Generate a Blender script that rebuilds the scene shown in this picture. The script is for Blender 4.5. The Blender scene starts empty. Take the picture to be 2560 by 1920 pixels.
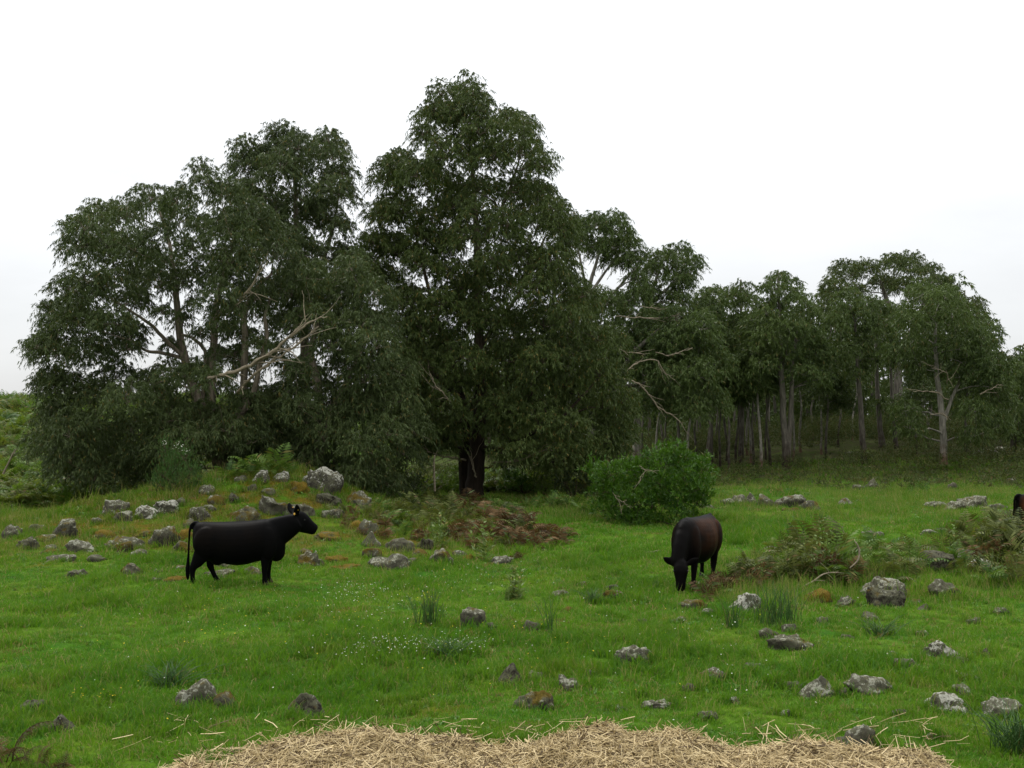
import bpy, bmesh, math
import numpy as np
from mathutils import Vector, Matrix, noise as mnoise

# ------------------------------------------------------------------ camera, sky, sun, exposure
scene = bpy.context.scene
C = scene.collection
CAM_H = 3.3
F = 2700.0            # focal length in pixels of a 2560 x 1920 frame
PITCH = math.atan(80.0 / F)
cam_d = bpy.data.cameras.new('camera')
cam_d.sensor_width = 36.0
cam_d.lens = 36.0 * F / 2560.0
cam_d.clip_start = 0.1
cam_d.clip_end = 4000.0
cam = bpy.data.objects.new('camera', cam_d)
C.objects.link(cam)
cam.location = (0, 0, CAM_H)
cam.rotation_euler = (math.pi / 2 + PITCH, 0, 0)
scene.camera = cam

SUN_EL, SUN_AZ = math.radians(56), math.radians(-35)   # azimuth from +Y (view direction) towards +X
world = bpy.data.worlds.new('World')
scene.world = world
world.use_nodes = True
wn, wl = world.node_tree.nodes, world.node_tree.links
for n in list(wn):
    wn.remove(n)
w_out = wn.new('ShaderNodeOutputWorld')
w_bg = wn.new('ShaderNodeBackground')
w_bg.inputs['Strength'].default_value = 0.1
sky = wn.new('ShaderNodeTexSky')
sky.sky_type = 'NISHITA'
sky.sun_disc = False
sky.sun_elevation = SUN_EL
sky.sun_rotation = SUN_AZ
tc = wn.new('ShaderNodeTexCoord')
sep = wn.new('ShaderNodeSeparateXYZ')
wl.new(tc.outputs['Generated'], sep.inputs[0])
ramp = wn.new('ShaderNodeMapRange')            # overcast sky: brighter towards the zenith
ramp.inputs['From Min'].default_value = 0.0
ramp.inputs['From Max'].default_value = 1.0
ramp.inputs['To Min'].default_value = 5.9
ramp.inputs['To Max'].default_value = 18.8
wl.new(sep.outputs['Z'], ramp.inputs['Value'])
mp = wn.new('ShaderNodeMapping')
mp.inputs['Scale'].default_value = (1.0, 1.0, 3.5)
wl.new(tc.outputs['Generated'], mp.inputs[0])
cn = wn.new('ShaderNodeTexNoise')
cn.inputs['Scale'].default_value = 2.2
cn.inputs['Detail'].default_value = 5.0
cn.inputs['Roughness'].default_value = 0.55
wl.new(mp.outputs[0], cn.inputs['Vector'])
cr = wn.new('ShaderNodeMapRange')
cr.inputs['From Min'].default_value = 0.3
cr.inputs['From Max'].default_value = 0.7
cr.inputs['To Min'].default_value = 0.92
cr.inputs['To Max'].default_value = 1.12
wl.new(cn.outputs[0], cr.inputs['Value'])
mul = wn.new('ShaderNodeMath'); mul.operation = 'MULTIPLY'
wl.new(ramp.outputs[0], mul.inputs[0]); wl.new(cr.outputs[0], mul.inputs[1])
cloud = wn.new('ShaderNodeVectorMath'); cloud.operation = 'SCALE'
cloud.inputs[0].default_value = (0.985, 1.0, 1.015)
wl.new(mul.outputs[0], cloud.inputs['Scale'])
wmix = wn.new('ShaderNodeMix'); wmix.data_type = 'RGBA'
wmix.inputs['Factor'].default_value = 0.93
wl.new(sky.outputs[0], wmix.inputs['A'])
wl.new(cloud.outputs[0], wmix.inputs['B'])
wl.new(wmix.outputs['Result'], w_bg.inputs['Color'])
wl.new(w_bg.outputs[0], w_out.inputs['Surface'])

sun_d = bpy.data.lights.new('sun', 'SUN')
sun_d.energy = 1.5
sun_d.angle = math.radians(14)
sun_d.color = (1.0, 0.965, 0.9)
sun = bpy.data.objects.new('sun', sun_d)
C.objects.link(sun)
sv = Vector((math.sin(SUN_AZ) * math.cos(SUN_EL), math.cos(SUN_AZ) * math.cos(SUN_EL), math.sin(SUN_EL)))
sun.rotation_euler = (-sv).to_track_quat('-Z', 'Y').to_euler()

vs = scene.view_settings
vs.view_transform = 'Standard'
vs.look = 'None'
vs.exposure = 0.35
vs.gamma = 1.0
vs.use_curve_mapping = False
scene.render.engine = 'CYCLES'
scene.cycles.max_bounces = 8
scene.cycles.transparent_max_bounces = 8

# ------------------------------------------------------------------ helpers
RNG = np.random.default_rng(7)


def tag(o, label=None, cat=None, group=None, kind=None):
    if label: o['label'] = label
    if cat: o['category'] = cat
    if group: o['group'] = group
    if kind: o['kind'] = kind
    return o


def empty(name, loc=(0, 0, 0), rz=0.0):
    o = bpy.data.objects.new(name, None)
    o.empty_display_size = 0.3
    C.objects.link(o)
    o.location = loc
    o.rotation_euler = (0, 0, rz)
    return o


def link(name, me, mat, parent=None, loc=(0, 0, 0), rot=(0, 0, 0)):
    o = bpy.data.objects.new(name, me)
    C.objects.link(o)
    if mat is not None and not me.materials:
        me.materials.append(mat)
    o.location = loc
    o.rotation_euler = rot
    if parent is not None:
        o.parent = parent
    return o


def mesh_np(name, verts, faces, smooth=False):
    """faces: list of (k-gon index arrays of shape (n,k))"""
    me = bpy.data.meshes.new(name)
    verts = np.asarray(verts, dtype=np.float32).reshape(-1, 3)
    if not isinstance(faces, (list, tuple)):
        faces = [faces]
    faces = [np.asarray(f, dtype=np.int32) for f in faces if len(f)]
    me.vertices.add(len(verts))
    me.vertices.foreach_set('co', verts.ravel())
    loops = np.concatenate([f.ravel() for f in faces])
    starts, s = [], 0
    for f in faces:
        k = f.shape[1]
        starts.append(s + np.arange(len(f), dtype=np.int32) * k)
        s += f.size
    starts = np.concatenate(starts)
    me.loops.add(len(loops))
    me.loops.foreach_set('vertex_index', loops)
    me.polygons.add(len(starts))
    me.polygons.foreach_set('loop_start', starts)
    me.update(calc_edges=True)
    if smooth:
        me.polygons.foreach_set('use_smooth', np.ones(len(starts), dtype=bool))
    return me


class MB:
    """collects quads and triangles"""
    def __init__(self):
        self.v, self.q, self.t, self.n = [], [], [], 0

    def add(self, v, q=None, t=None):
        v = np.asarray(v, dtype=float).reshape(-1, 3)
        if q is not None and len(q): self.q.append(np.asarray(q) + self.n)
        if t is not None and len(t): self.t.append(np.asarray(t) + self.n)
        self.v.append(v)
        self.n += len(v)

    def tube(self, pts, radii, sides=6, cap=True):
        pts = np.asarray(pts, float)
        n = len(pts)
        radii = np.broadcast_to(np.asarray(radii, float), (n,))
        tan = np.gradient(pts, axis=0)
        tan /= np.linalg.norm(tan, axis=1)[:, None] + 1e-9
        ref = np.array([0.37, 0.91, 0.18])
        if abs(tan.mean(0) @ ref) > 0.8: ref = np.array([0.9, -0.2, 0.3])
        u = np.cross(tan, ref); u /= np.linalg.norm(u, axis=1)[:, None] + 1e-9
        w = np.cross(tan, u)
        a = np.linspace(0, 2 * np.pi, sides, endpoint=False)
        ring = pts[:, None] + radii[:, None, None] * (np.cos(a)[None, :, None] * u[:, None] + np.sin(a)[None, :, None] * w[:, None])
        i = np.arange(n - 1)[:, None] * sides
        j = np.arange(sides)[None]
        k = (j + 1) % sides
        q = np.stack([i + j, i + k, i + sides + k, i + sides + j], -1).reshape(-1, 4)
        v = ring.reshape(-1, 3)
        t = None
        if cap:
            v = np.vstack([v, pts[-1] + tan[-1] * radii[-1] * 0.7])
            b = (n - 1) * sides
            t = np.stack([b + j[0], b + k[0], np.full(sides, n * sides)], -1)
        self.add(v, q, t)

    def mesh(self, name, smooth=False):
        fs = []
        if self.q: fs.append(np.concatenate(self.q))
        if self.t: fs.append(np.concatenate(self.t))
        return mesh_np(name, np.concatenate(self.v), fs, smooth)


def sstep(a, b, x):
    t = np.clip((x - a) / (b - a), 0, 1)
    return t * t * (3 - 2 * t)


def vnoise(x, y, seed=0):
    """cheap smooth value noise, vectorised"""
    x = np.asarray(x, float); y = np.asarray(y, float)
    xi, yi = np.floor(x), np.floor(y)
    fx, fy = x - xi, y - yi
    fx = fx * fx * (3 - 2 * fx); fy = fy * fy * (3 - 2 * fy)
    def h(a, b):
        s = np.sin(a * 127.1 + b * 311.7 + seed * 74.7) * 43758.5453
        return s - np.floor(s)
    return (h(xi, yi) * (1 - fx) + h(xi + 1, yi) * fx) * (1 - fy) + (h(xi, yi + 1) * (1 - fx) + h(xi + 1, yi + 1) * fx) * fy - 0.5


def gz(x, y):
    """terrain height"""
    x = np.asarray(x, float); y = np.asarray(y, float)
    z = 0.10 * vnoise(x * 0.45, y * 0.45, 1) + 0.07 * vnoise(x * 1.1, y * 1.1, 2) + 0.25 * vnoise(x * 0.12, y * 0.12, 3) * sstep(14, 26, y)
    z = z + 0.07 * vnoise(x * 2.2, y * 2.2, 4)
    z = z + 1.75 * np.exp(-((x + 7.4) / 3.0) ** 2 - ((y - 33.5) / 4.0) ** 2)
    z = z + 0.8 * np.exp(-((x + 11.2) / 2.6) ** 2 - ((y - 31.5) / 3.8) ** 2)
    z = z + 0.3 * np.exp(-((x + 3.6) / 2.2) ** 2 - ((y - 30) / 3.5) ** 2)
    z = z + 4.0 * sstep(38, 80, y) * sstep(-8, -21, x)
    z = z + 1.5 * sstep(48, 82, y) * sstep(6, 26, x)
    z = z + 0.55 * np.exp(-((x - 11.2) / 2.4) ** 2 - ((y - 24.2) / 1.8) ** 2)
    z = z + 0.22 * np.exp(-((x - 7.0) / 2.6) ** 2 - ((y - 22.2) / 1.6) ** 2)
    z = z + 0.35 * np.exp(-((x - 9.5) / 3.2) ** 2 - ((y - 42.0) / 2.0) ** 2)
    return z


SP, CP = math.sin(PITCH), math.cos(PITCH)


def ray(px, py):
    u, v = (px - 1280.0) / F, (960.0 - py) / F
    return np.array([u, CP - v * SP, SP + v * CP])


def at(px, py, Y):
    d = ray(px, py)
    return np.array([0, 0, CAM_H]) + d * (Y / d[1])


def ground(px, py):
    d = ray(px, py)
    Y = np.concatenate([np.arange(6, 50, 0.05), np.arange(50, 160, 0.2)])
    X = d[0] / d[1] * Y
    Z = CAM_H + d[2] / d[1] * Y
    g = gz(X, Y)
    hit = np.nonzero(Z <= g)[0]
    i = hit[0] if len(hit) else len(Y) - 1
    return np.array([X[i], Y[i], g[i]])


def on(x, y):
    return np.array([x, y, float(gz(x, y))])


# ------------------------------------------------------------------ materials
def new_mat(name):
    m = bpy.data.materials.new(name)
    m.use_nodes = True
    n, l = m.node_tree.nodes, m.node_tree.links
    n.clear()
    out = n.new('ShaderNodeOutputMaterial')
    return m, n, l, out


def nnoise(n, l, vec, scale, detail=4.0, rough=0.6, dist=0.0):
    t = n.new('ShaderNodeTexNoise')
    t.inputs['Scale'].default_value = scale
    t.inputs['Detail'].default_value = detail
    t.inputs['Roughness'].default_value = rough
    t.inputs['Distortion'].default_value = dist
    if vec is not None: l.new(vec, t.inputs['Vector'])
    return t.outputs[0]


def nrange(n, l, val, a, b, c=0.0, d=1.0):
    t = n.new('ShaderNodeMapRange')
    t.inputs['From Min'].default_value = a; t.inputs['From Max'].default_value = b
    t.inputs['To Min'].default_value = c; t.inputs['To Max'].default_value = d
    l.new(val, t.inputs['Value'])
    return t.outputs[0]


def nmath(n, l, op, a, b=None):
    t = n.new('ShaderNodeMath'); t.operation = op
    for i, v in enumerate((a, b)):
        if v is None: continue
        if isinstance(v, (int, float)): t.inputs[i].default_value = v
        else: l.new(v, t.inputs[i])
    return t.outputs[0]


def nmix(n, l, f, a, b):
    t = n.new('ShaderNodeMix'); t.data_type = 'RGBA'
    if isinstance(f, (int, float)): t.inputs['Factor'].default_value = f
    else: l.new(f, t.inputs['Factor'])
    for k, v in (('A', a), ('B', b)):
        if isinstance(v, tuple): t.inputs[k].default_value = (*v, 1.0)
        else: l.new(v, t.inputs[k])
    return t.outputs['Result']


def leaf_mat(name, cols, trans=0.25, spec=0.25, rough=0.5, nscale=0.5, third=None, third_amt=0.0, tcol=None, objvar=0.0):
    """cols: dark, light; varied per leaf and per clump"""
    m, n, l, out = new_mat(name)
    geo = n.new('ShaderNodeNewGeometry')
    oi = n.new('ShaderNodeObjectInfo')
    nz = nnoise(n, l, geo.outputs['Position'], nscale, 3.0)
    f = nmath(n, l, 'ADD', nmath(n, l, 'MULTIPLY', geo.outputs['Random Per Island'], 0.55), nrange(n, l, nz, 0.3, 0.7, -0.1, 0.55))
    if objvar: f = nmath(n, l, 'ADD', f, nrange(n, l, oi.outputs['Random'], 0.0, 1.0, -objvar, objvar))
    col = nmix(n, l, f, cols[0], cols[1])
    if third:
        g = nmath(n, l, 'GREATER_THAN', nmath(n, l, 'FRACT', nmath(n, l, 'MULTIPLY', geo.outputs['Random Per Island'], 17.3)), 1.0 - third_amt)
        col = nmix(n, l, g, col, third)
    p = n.new('ShaderNodeBsdfPrincipled')
    p.inputs['Roughness'].default_value = rough
    p.inputs['Specular IOR Level'].default_value = spec
    l.new(col, p.inputs['Base Color'])
    tr = n.new('ShaderNodeBsdfTranslucent')
    tm = nmix(n, l, 0.6, col, tcol if tcol else (cols[1][0] * 1.3, cols[1][1] * 1.4, cols[1][2] * 0.6))
    l.new(tm, tr.inputs['Color'])
    ms = n.new('ShaderNodeMixShader')
    ms.inputs[0].default_value = trans
    l.new(p.outputs[0], ms.inputs[1]); l.new(tr.outputs[0], ms.inputs[2])
    l.new(ms.outputs[0], out.inputs['Surface'])
    return m


def bark_mat(name, low, high, z0, z1, streak=1.0):
    m, n, l, out = new_mat(name)
    t = n.new('ShaderNodeTexCoord')
    s = n.new('ShaderNodeSeparateXYZ'); l.new(t.outputs['Object'], s.inputs[0])
    mp_ = n.new('ShaderNodeMapping'); mp_.inputs['Scale'].default_value = (7, 7, 1.1); l.new(t.outputs['Object'], mp_.inputs[0])
    nz = nnoise(n, l, mp_.outputs[0], 1.6, 5.0, 0.65)
    nf = nnoise(n, l, t.outputs['Object'], 2.2, 3.0)
    h = nmath(n, l, 'ADD', s.outputs['Z'], nrange(n, l, nf, 0.3, 0.7, -0.9 * streak, 0.9 * streak))
    f = nrange(n, l, h, z0, z1)
    lowc = nmix(n, l, nrange(n, l, nz, 0.35, 0.7), low, tuple(c * 2.4 for c in low))
    highc = nmix(n, l, nrange(n, l, nz, 0.42, 0.62), tuple(c * 0.5 for c in high), high)
    col = nmix(n, l, f, lowc, highc)
    p = n.new('ShaderNodeBsdfPrincipled'); p.inputs['Roughness'].default_value = 0.85
    p.inputs['Specular IOR Level'].default_value = 0.15
    l.new(col, p.inputs['Base Color'])
    b = n.new('ShaderNodeBump'); b.inputs['Strength'].default_value = 0.6; b.inputs['Distance'].default_value = 0.03
    l.new(nz, b.inputs['Height']); l.new(b.outputs[0], p.inputs['Normal'])
    l.new(p.outputs[0], out.inputs['Surface'])
    return m


def grass_colour(n, l, pos):
    """patchy pasture colours from world position: lush, yellow green, mossy brown"""
    a = nnoise(n, l, pos, 0.35, 4.0, 0.6)
    b = nnoise(n, l, pos, 1.3, 3.0, 0.6)
    c = nnoise(n, l, pos, 0.16, 2.0, 0.5)
    col = nmix(n, l, nrange(n, l, a, 0.36, 0.64), (0.044, 0.152, 0.007), (0.122, 0.212, 0.013))
    col = nmix(n, l, nrange(n, l, b, 0.50, 0.66, 0.0, 0.8), col, (0.028, 0.112, 0.006))
    s = n.new('ShaderNodeSeparateXYZ'); l.new(pos, s.inputs[0])
    # the stony mound and its foot carry dry moss among the grass
    mx = nmath(n, l, 'MULTIPLY', nrange(n, l, s.outputs['Y'], 23.0, 27.5), nrange(n, l, s.outputs['Y'], 36.0, 33.0))
    mx = nmath(n, l, 'MULTIPLY', mx, nrange(n, l, s.outputs['X'], 0.2, -2.5))
    d = nnoise(n, l, pos, 0.9, 4.0, 0.65)
    mm = nmath(n, l, 'MULTIPLY', mx, nrange(n, l, d, 0.43, 0.56, 0.1, 0.9))
    e = nnoise(n, l, pos, 0.55, 4.0, 0.65)
    stray = nrange(n, l, e, 0.57, 0.70, 0.0, 0.7)
    mm = nmath(n, l, 'MAXIMUM', mm, stray)
    col = nmix(n, l, mm, col, (0.150, 0.098, 0.010))
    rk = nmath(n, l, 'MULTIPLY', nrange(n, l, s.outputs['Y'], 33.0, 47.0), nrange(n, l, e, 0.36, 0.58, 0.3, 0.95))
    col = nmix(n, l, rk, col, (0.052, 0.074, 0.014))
    return col


def make_ground_mat():
    m, n, l, out = new_mat('pasture_ground')
    geo = n.new('ShaderNodeNewGeometry')
    pos = geo.outputs['Position']
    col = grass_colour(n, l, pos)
    fine = nnoise(n, l, pos, 14.0, 5.0, 0.7)
    col = nmix(n, l, nrange(n, l, fine, 0.35, 0.68), nmix(n, l, 0.55, col, (0.020, 0.022, 0.008)), col)
    soil = nnoise(n, l, pos, 2.3, 4.0, 0.7)
    col = nmix(n, l, nrange(n, l, soil, 0.62, 0.75, 0.0, 0.7), col, (0.050, 0.036, 0.018))
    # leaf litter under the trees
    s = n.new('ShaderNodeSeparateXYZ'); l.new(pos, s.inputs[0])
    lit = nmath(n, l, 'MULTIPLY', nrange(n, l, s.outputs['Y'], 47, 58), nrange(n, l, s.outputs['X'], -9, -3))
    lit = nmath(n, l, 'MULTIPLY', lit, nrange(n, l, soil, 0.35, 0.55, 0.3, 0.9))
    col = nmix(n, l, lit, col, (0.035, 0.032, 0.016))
    p = n.new('ShaderNodeBsdfPrincipled'); p.inputs['Roughness'].default_value = 1.0
    p.inputs['Specular IOR Level'].default_value = 0.05
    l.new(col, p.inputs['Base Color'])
    b = n.new('ShaderNodeBump'); b.inputs['Strength'].default_value = 1.0; b.inputs['Distance'].default_value = 0.06
    l.new(fine, b.inputs['Height']); l.new(b.outputs[0], p.inputs['Normal'])
    l.new(p.outputs[0], out.inputs['Surface'])
    return m


def make_blade_mat(name, dry=0.0, dark=1.0):
    m, n, l, out = new_mat(name)
    geo = n.new('ShaderNodeNewGeometry')
    oi = n.new('ShaderNodeObjectInfo')
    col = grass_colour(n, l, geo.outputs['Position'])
    r = geo.outputs['Random Per Island']
    col = nmix(n, l, nmath(n, l, 'MULTIPLY', r, 0.45), col, (0.17 * dark, 0.29 * dark, 0.028 * dark))
    col = nmix(n, l, nmath(n, l, 'MULTIPLY', oi.outputs['Random'], 0.75), col, (0.040 * dark, 0.138 * dark, 0.007))
    strawy = nmath(n, l, 'GREATER_THAN', nmath(n, l, 'FRACT', nmath(n, l, 'MULTIPLY', r, 13.7)), 0.95 - dry)
    col = nmix(n, l, strawy, col, (0.24, 0.20, 0.075))
    p = n.new('ShaderNodeBsdfPrincipled'); p.inputs['Roughness'].default_value = 0.5
    p.inputs['Specular IOR Level'].default_value = 0.12
    l.new(col, p.inputs['Base Color'])
    tr = n.new('ShaderNodeBsdfTranslucent')
    l.new(nmix(n, l, 0.5, col, (0.15, 0.32, 0.010)), tr.inputs['Color'])
    ms = n.new('ShaderNodeMixShader'); ms.inputs[0].default_value = 0.4
    l.new(p.outputs[0], ms.inputs[1]); l.new(tr.outputs[0], ms.inputs[2])
    l.new(ms.outputs[0], out.inputs['Surface'])
    return m


def rock_mat(name, base, lichen, moss, lichen_col=(0.215, 0.215, 0.165), moss_col=(0.080, 0.058, 0.010)):
    m, n, l, out = new_mat(name)
    t = n.new('ShaderNodeTexCoord')
    oi = n.new('ShaderNodeObjectInfo')
    off = n.new('ShaderNodeVectorMath'); off.operation = 'ADD'
    l.new(t.outputs['Object'], off.inputs[0]); l.new(oi.outputs['Location'], off.inputs[1])
    v = off.outputs[0]
    geo = n.new('ShaderNodeNewGeometry')
    s = n.new('ShaderNodeSeparateXYZ'); l.new(geo.outputs['Normal'], s.inputs[0])
    so = n.new('ShaderNodeSeparateXYZ'); l.new(t.outputs['Object'], so.inputs[0])
    a = nnoise(n, l, v, 5.0, 6.0, 0.7)
    col = nmix(n, l, nrange(n, l, a, 0.3, 0.7), tuple(c * 0.4 for c in base), tuple(c * 1.3 for c in base))
    fine = nnoise(n, l, v, 34.0, 4.0, 0.75)
    col = nmix(n, l, nrange(n, l, fine, 0.35, 0.62, 0.6, 0.0), col, tuple(c * 0.2 for c in base))
    up = nrange(n, l, s.outputs['Z'], -0.3, 0.75)
    # grey-green crust in blotches, then pale lichen specks and patches, thickest on top
    b = nnoise(n, l, v, 11.0, 5.0, 0.75, 0.6)
    bf = nmath(n, l, 'ADD', b, nmath(n, l, 'MULTIPLY', up, 0.10))
    col = nmix(n, l, nrange(n, l, bf, 0.47, 0.62, 0.0, 0.8), col, (0.085, 0.085, 0.052))
    c1 = nnoise(n, l, v, 6.0, 3.0, 0.6, 1.0)
    c2 = nnoise(n, l, v, 24.0, 3.0, 0.7, 0.4)
    lf = nmath(n, l, 'ADD', nmath(n, l, 'MULTIPLY', up, 0.14), nmath(n, l, 'ADD', nmath(n, l, 'MULTIPLY', c1, 0.5), nmath(n, l, 'MULTIPLY', c2, 0.5)))
    li = nrange(n, l, lf, 0.725 - lichen * 0.11, 0.775 - lichen * 0.11)
    col = nmix(n, l, li, col, lichen_col)
    d = nnoise(n, l, v, 2.6, 4.0, 0.65)
    mf = nmath(n, l, 'ADD', d, nmath(n, l, 'MULTIPLY', up, 0.10))
    mo = nrange(n, l, mf, 0.76 - moss * 0.30, 0.86 - moss * 0.30)
    mc = nmix(n, l, nrange(n, l, fine, 0.3, 0.7), tuple(q * 0.4 for q in moss_col), tuple(q * 1.35 for q in moss_col))
    col = nmix(n, l, mo, col, mc)
    p = n.new('ShaderNodeBsdfPrincipled'); p.inputs['Roughness'].default_value = 0.95
    p.inputs['Specular IOR Level'].default_value = 0.1
    l.new(col, p.inputs['Base Color'])
    bp = n.new('ShaderNodeBump'); bp.inputs['Strength'].default_value = 0.9; bp.inputs['Distance'].default_value = 0.03
    l.new(nmath(n, l, 'ADD', a, nmath(n, l, 'MULTIPLY', fine, 0.5)), bp.inputs['Height'])
    l.new(bp.outputs[0], p.inputs['Normal'])
    l.new(p.outputs[0], out.inputs['Surface'])
    return m


def plain_mat(name, c, rough=0.8, spec=0.2, var=0.5, scale=12.0):
    m, n, l, out = new_mat(name)
    t = n.new('ShaderNodeTexCoord')
    nz = nnoise(n, l, t.outputs['Object'], scale, 4.0, 0.65)
    col = nmix(n, l, nrange(n, l, nz, 0.3, 0.7), tuple(x * (1 - var) for x in c), tuple(min(x * (1 + var), 0.9) for x in c))
    p = n.new('ShaderNodeBsdfPrincipled'); p.inputs['Roughness'].default_value = rough
    p.inputs['Specular IOR Level'].default_value = spec
    l.new(col, p.inputs['Base Color'])
    l.new(p.outputs[0], out.inputs['Surface'])
    return m


def coat_mat(name, black, brown, amt):
    m, n, l, out = new_mat(name)
    t = n.new('ShaderNodeTexCoord')
    ob = t.outputs['Object']
    s = n.new('ShaderNodeSeparateXYZ'); l.new(ob, s.inputs[0])
    a = nnoise(n, l, ob, 2.4, 4.0, 0.6)
    # sun-bleached flanks and shoulders; spine, neck, head and legs stay black
    ax = nmath(n, l, 'ABSOLUTE', s.outputs['Y'])
    f = nmath(n, l, 'MULTIPLY', nrange(n, l, ax, 0.07, 0.2), nrange(n, l, s.outputs['Z'], 0.55, 1.05))
    f = nmath(n, l, 'MULTIPLY', f, nrange(n, l, s.outputs['X'], 0.85, 0.1))
    f = nmath(n, l, 'MULTIPLY', f, nrange(n, l, a, 0.35, 0.62, 0.15, 1.0))
    f = nmath(n, l, 'MULTIPLY', f, amt)
    mp_ = n.new('ShaderNodeMapping'); mp_.inputs['Scale'].default_value = (18, 60, 60); l.new(ob, mp_.inputs[0])
    hair = nnoise(n, l, mp_.outputs[0], 2.0, 3.0, 0.7)
    col = nmix(n, l, f, black, brown)
    col = nmix(n, l, nrange(n, l, hair, 0.3, 0.7, 0.0, 0.4), col, tuple(c * 0.4 for c in black))
    p = n.new('ShaderNodeBsdfPrincipled'); p.inputs['Roughness'].default_value = 0.5
    p.inputs['Specular IOR Level'].default_value = 0.035
    l.new(col, p.inputs['Base Color'])
    b = n.new('ShaderNodeBump'); b.inputs['Strength'].default_value = 0.35; b.inputs['Distance'].default_value = 0.01
    l.new(hair, b.inputs['Height']); l.new(b.outputs[0], p.inputs['Normal'])
    l.new(p.outputs[0], out.inputs['Surface'])
    return m


M = {}
M['ground'] = make_ground_mat()
M['blade'] = make_blade_mat('grass_blade')
M['blade_dry'] = make_blade_mat('grass_blade_seeding', dry=0.35)
M['blade_lush'] = make_blade_mat('grass_blade_lush', dark=0.75)
M['weed_low'] = leaf_mat('low_weed', ((0.035, 0.105, 0.012), (0.100, 0.190, 0.030)), 0.25, 0.2, 0.5, 1.5)
M['blade_dead'] = leaf_mat('dead_grass', ((0.10, 0.065, 0.020), (0.26, 0.20, 0.085)), 0.2, 0.1, 0.7, 1.5, (0.10, 0.12, 0.02), 0.25)
M['gum_leaf'] = leaf_mat('gum_leaf', ((0.027, 0.041, 0.013), (0.083, 0.112, 0.037)), 0.18, 0.15, 0.45, 0.45, (0.14, 0.105, 0.03), 0.03)
M['gum_leaf_olive'] = leaf_mat('gum_leaf_olive', ((0.025, 0.040, 0.010), (0.084, 0.114, 0.030)), 0.18, 0.12, 0.45, 0.4, (0.15, 0.11, 0.03), 0.04)
M['gum_leaf_far'] = leaf_mat('gum_leaf_far', ((0.028, 0.048, 0.012), (0.092, 0.130, 0.035)), 0.2, 0.14, 0.45, 0.25, (0.13, 0.11, 0.035), 0.03)
M['shrub_leaf'] = leaf_mat('shrub_leaf', ((0.013, 0.050, 0.004), (0.072, 0.150, 0.011)), 0.25, 0.25, 0.5, 1.2, (0.13, 0.14, 0.04), 0.02)
M['heath_leaf'] = leaf_mat('heath_leaf', ((0.026, 0.070, 0.014), (0.074, 0.145, 0.034)), 0.2, 0.2, 0.5, 2.0, (0.07, 0.045, 0.015), 0.12)
M['dark_leaf'] = leaf_mat('dark_leaf', ((0.015, 0.027, 0.008), (0.045, 0.066, 0.018)), 0.2, 0.25, 0.5, 0.8, (0.12, 0.10, 0.03), 0.05)
M['scrub_leaf'] = leaf_mat('scrub_leaf', ((0.020, 0.034, 0.009), (0.088, 0.110, 0.032)), 0.22, 0.12, 0.5, 0.6, (0.11, 0.085, 0.035), 0.15)
M['lime_leaf'] = leaf_mat('lime_leaf', ((0.045, 0.095, 0.014), (0.115, 0.175, 0.032)), 0.3, 0.25, 0.5, 0.8, (0.18, 0.17, 0.04), 0.06)
M['fern'] = leaf_mat('bracken_green', ((0.026, 0.066, 0.008), (0.115, 0.185, 0.030)), 0.3, 0.2, 0.5, 1.0, (0.14, 0.13, 0.03), 0.05, objvar=0.4)
M['fern_grey'] = leaf_mat('bracken_dull', ((0.024, 0.036, 0.009), (0.120, 0.138, 0.036)), 0.25, 0.12, 0.5, 1.0, (0.12, 0.09, 0.035), 0.12, objvar=0.4)
M['fern_dead'] = leaf_mat('bracken_dead', ((0.032, 0.020, 0.008), (0.140, 0.084, 0.034)), 0.2, 0.15, 0.7, 1.0, (0.09, 0.11, 0.045), 0.16, (0.2, 0.11, 0.03), objvar=0.4)
M['fern_lime'] = leaf_mat('bracken_fresh', ((0.055, 0.095, 0.012), (0.130, 0.165, 0.026)), 0.35, 0.2, 0.5, 1.0, (0.18, 0.14, 0.03), 0.08, objvar=0.4)
M['weed'] = leaf_mat('weed_leaf', ((0.070, 0.120, 0.026), (0.165, 0.220, 0.060)), 0.25, 0.25, 0.5, 2.0, (0.22, 0.19, 0.05), 0.12)
M['rush'] = leaf_mat('rush_blade', ((0.020, 0.065, 0.012), (0.060, 0.120, 0.024)), 0.15, 0.3, 0.45, 2.0, (0.14, 0.12, 0.04), 0.06)
M['bark_left'] = bark_mat('bark_smooth_gum', (0.050, 0.038, 0.024), (0.20, 0.165, 0.12), 0.6, 2.4)
M['bark_mid'] = bark_mat('bark_dark_gum', (0.013, 0.009, 0.006), (0.115, 0.09, 0.062), 3.0, 6.5)
M['bark_far'] = bark_mat('bark_forest_gum', (0.024, 0.018, 0.012), (0.165, 0.148, 0.118), 0.5, 2.4)
M['bark_white'] = bark_mat('bark_white_gum', (0.075, 0.048, 0.030), (0.26, 0.24, 0.195), 0.3, 1.6)
M['deadwood'] = plain_mat('dead_wood', (0.20, 0.165, 0.115), 0.8, 0.15, 0.4)
M['stem'] = plain_mat('woody_stem', (0.055, 0.042, 0.026), 0.9, 0.1, 0.5)
M['rock_grey'] = rock_mat('rock_grey', (0.075, 0.066, 0.050), 0.45, 0.30)
M['rock_lichen'] = rock_mat('rock_lichen', (0.072, 0.064, 0.050), 0.80, 0.30)
M['rock_white'] = rock_mat('rock_white_lichen', (0.070, 0.062, 0.048), 1.15, 0.25, (0.29, 0.285, 0.235))
M['rock_moss'] = rock_mat('rock_mossy', (0.065, 0.057, 0.043), 0.55, 0.66)
M['rock_dark'] = rock_mat('rock_dark', (0.026, 0.021, 0.016), 0.1, 0.25)
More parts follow.
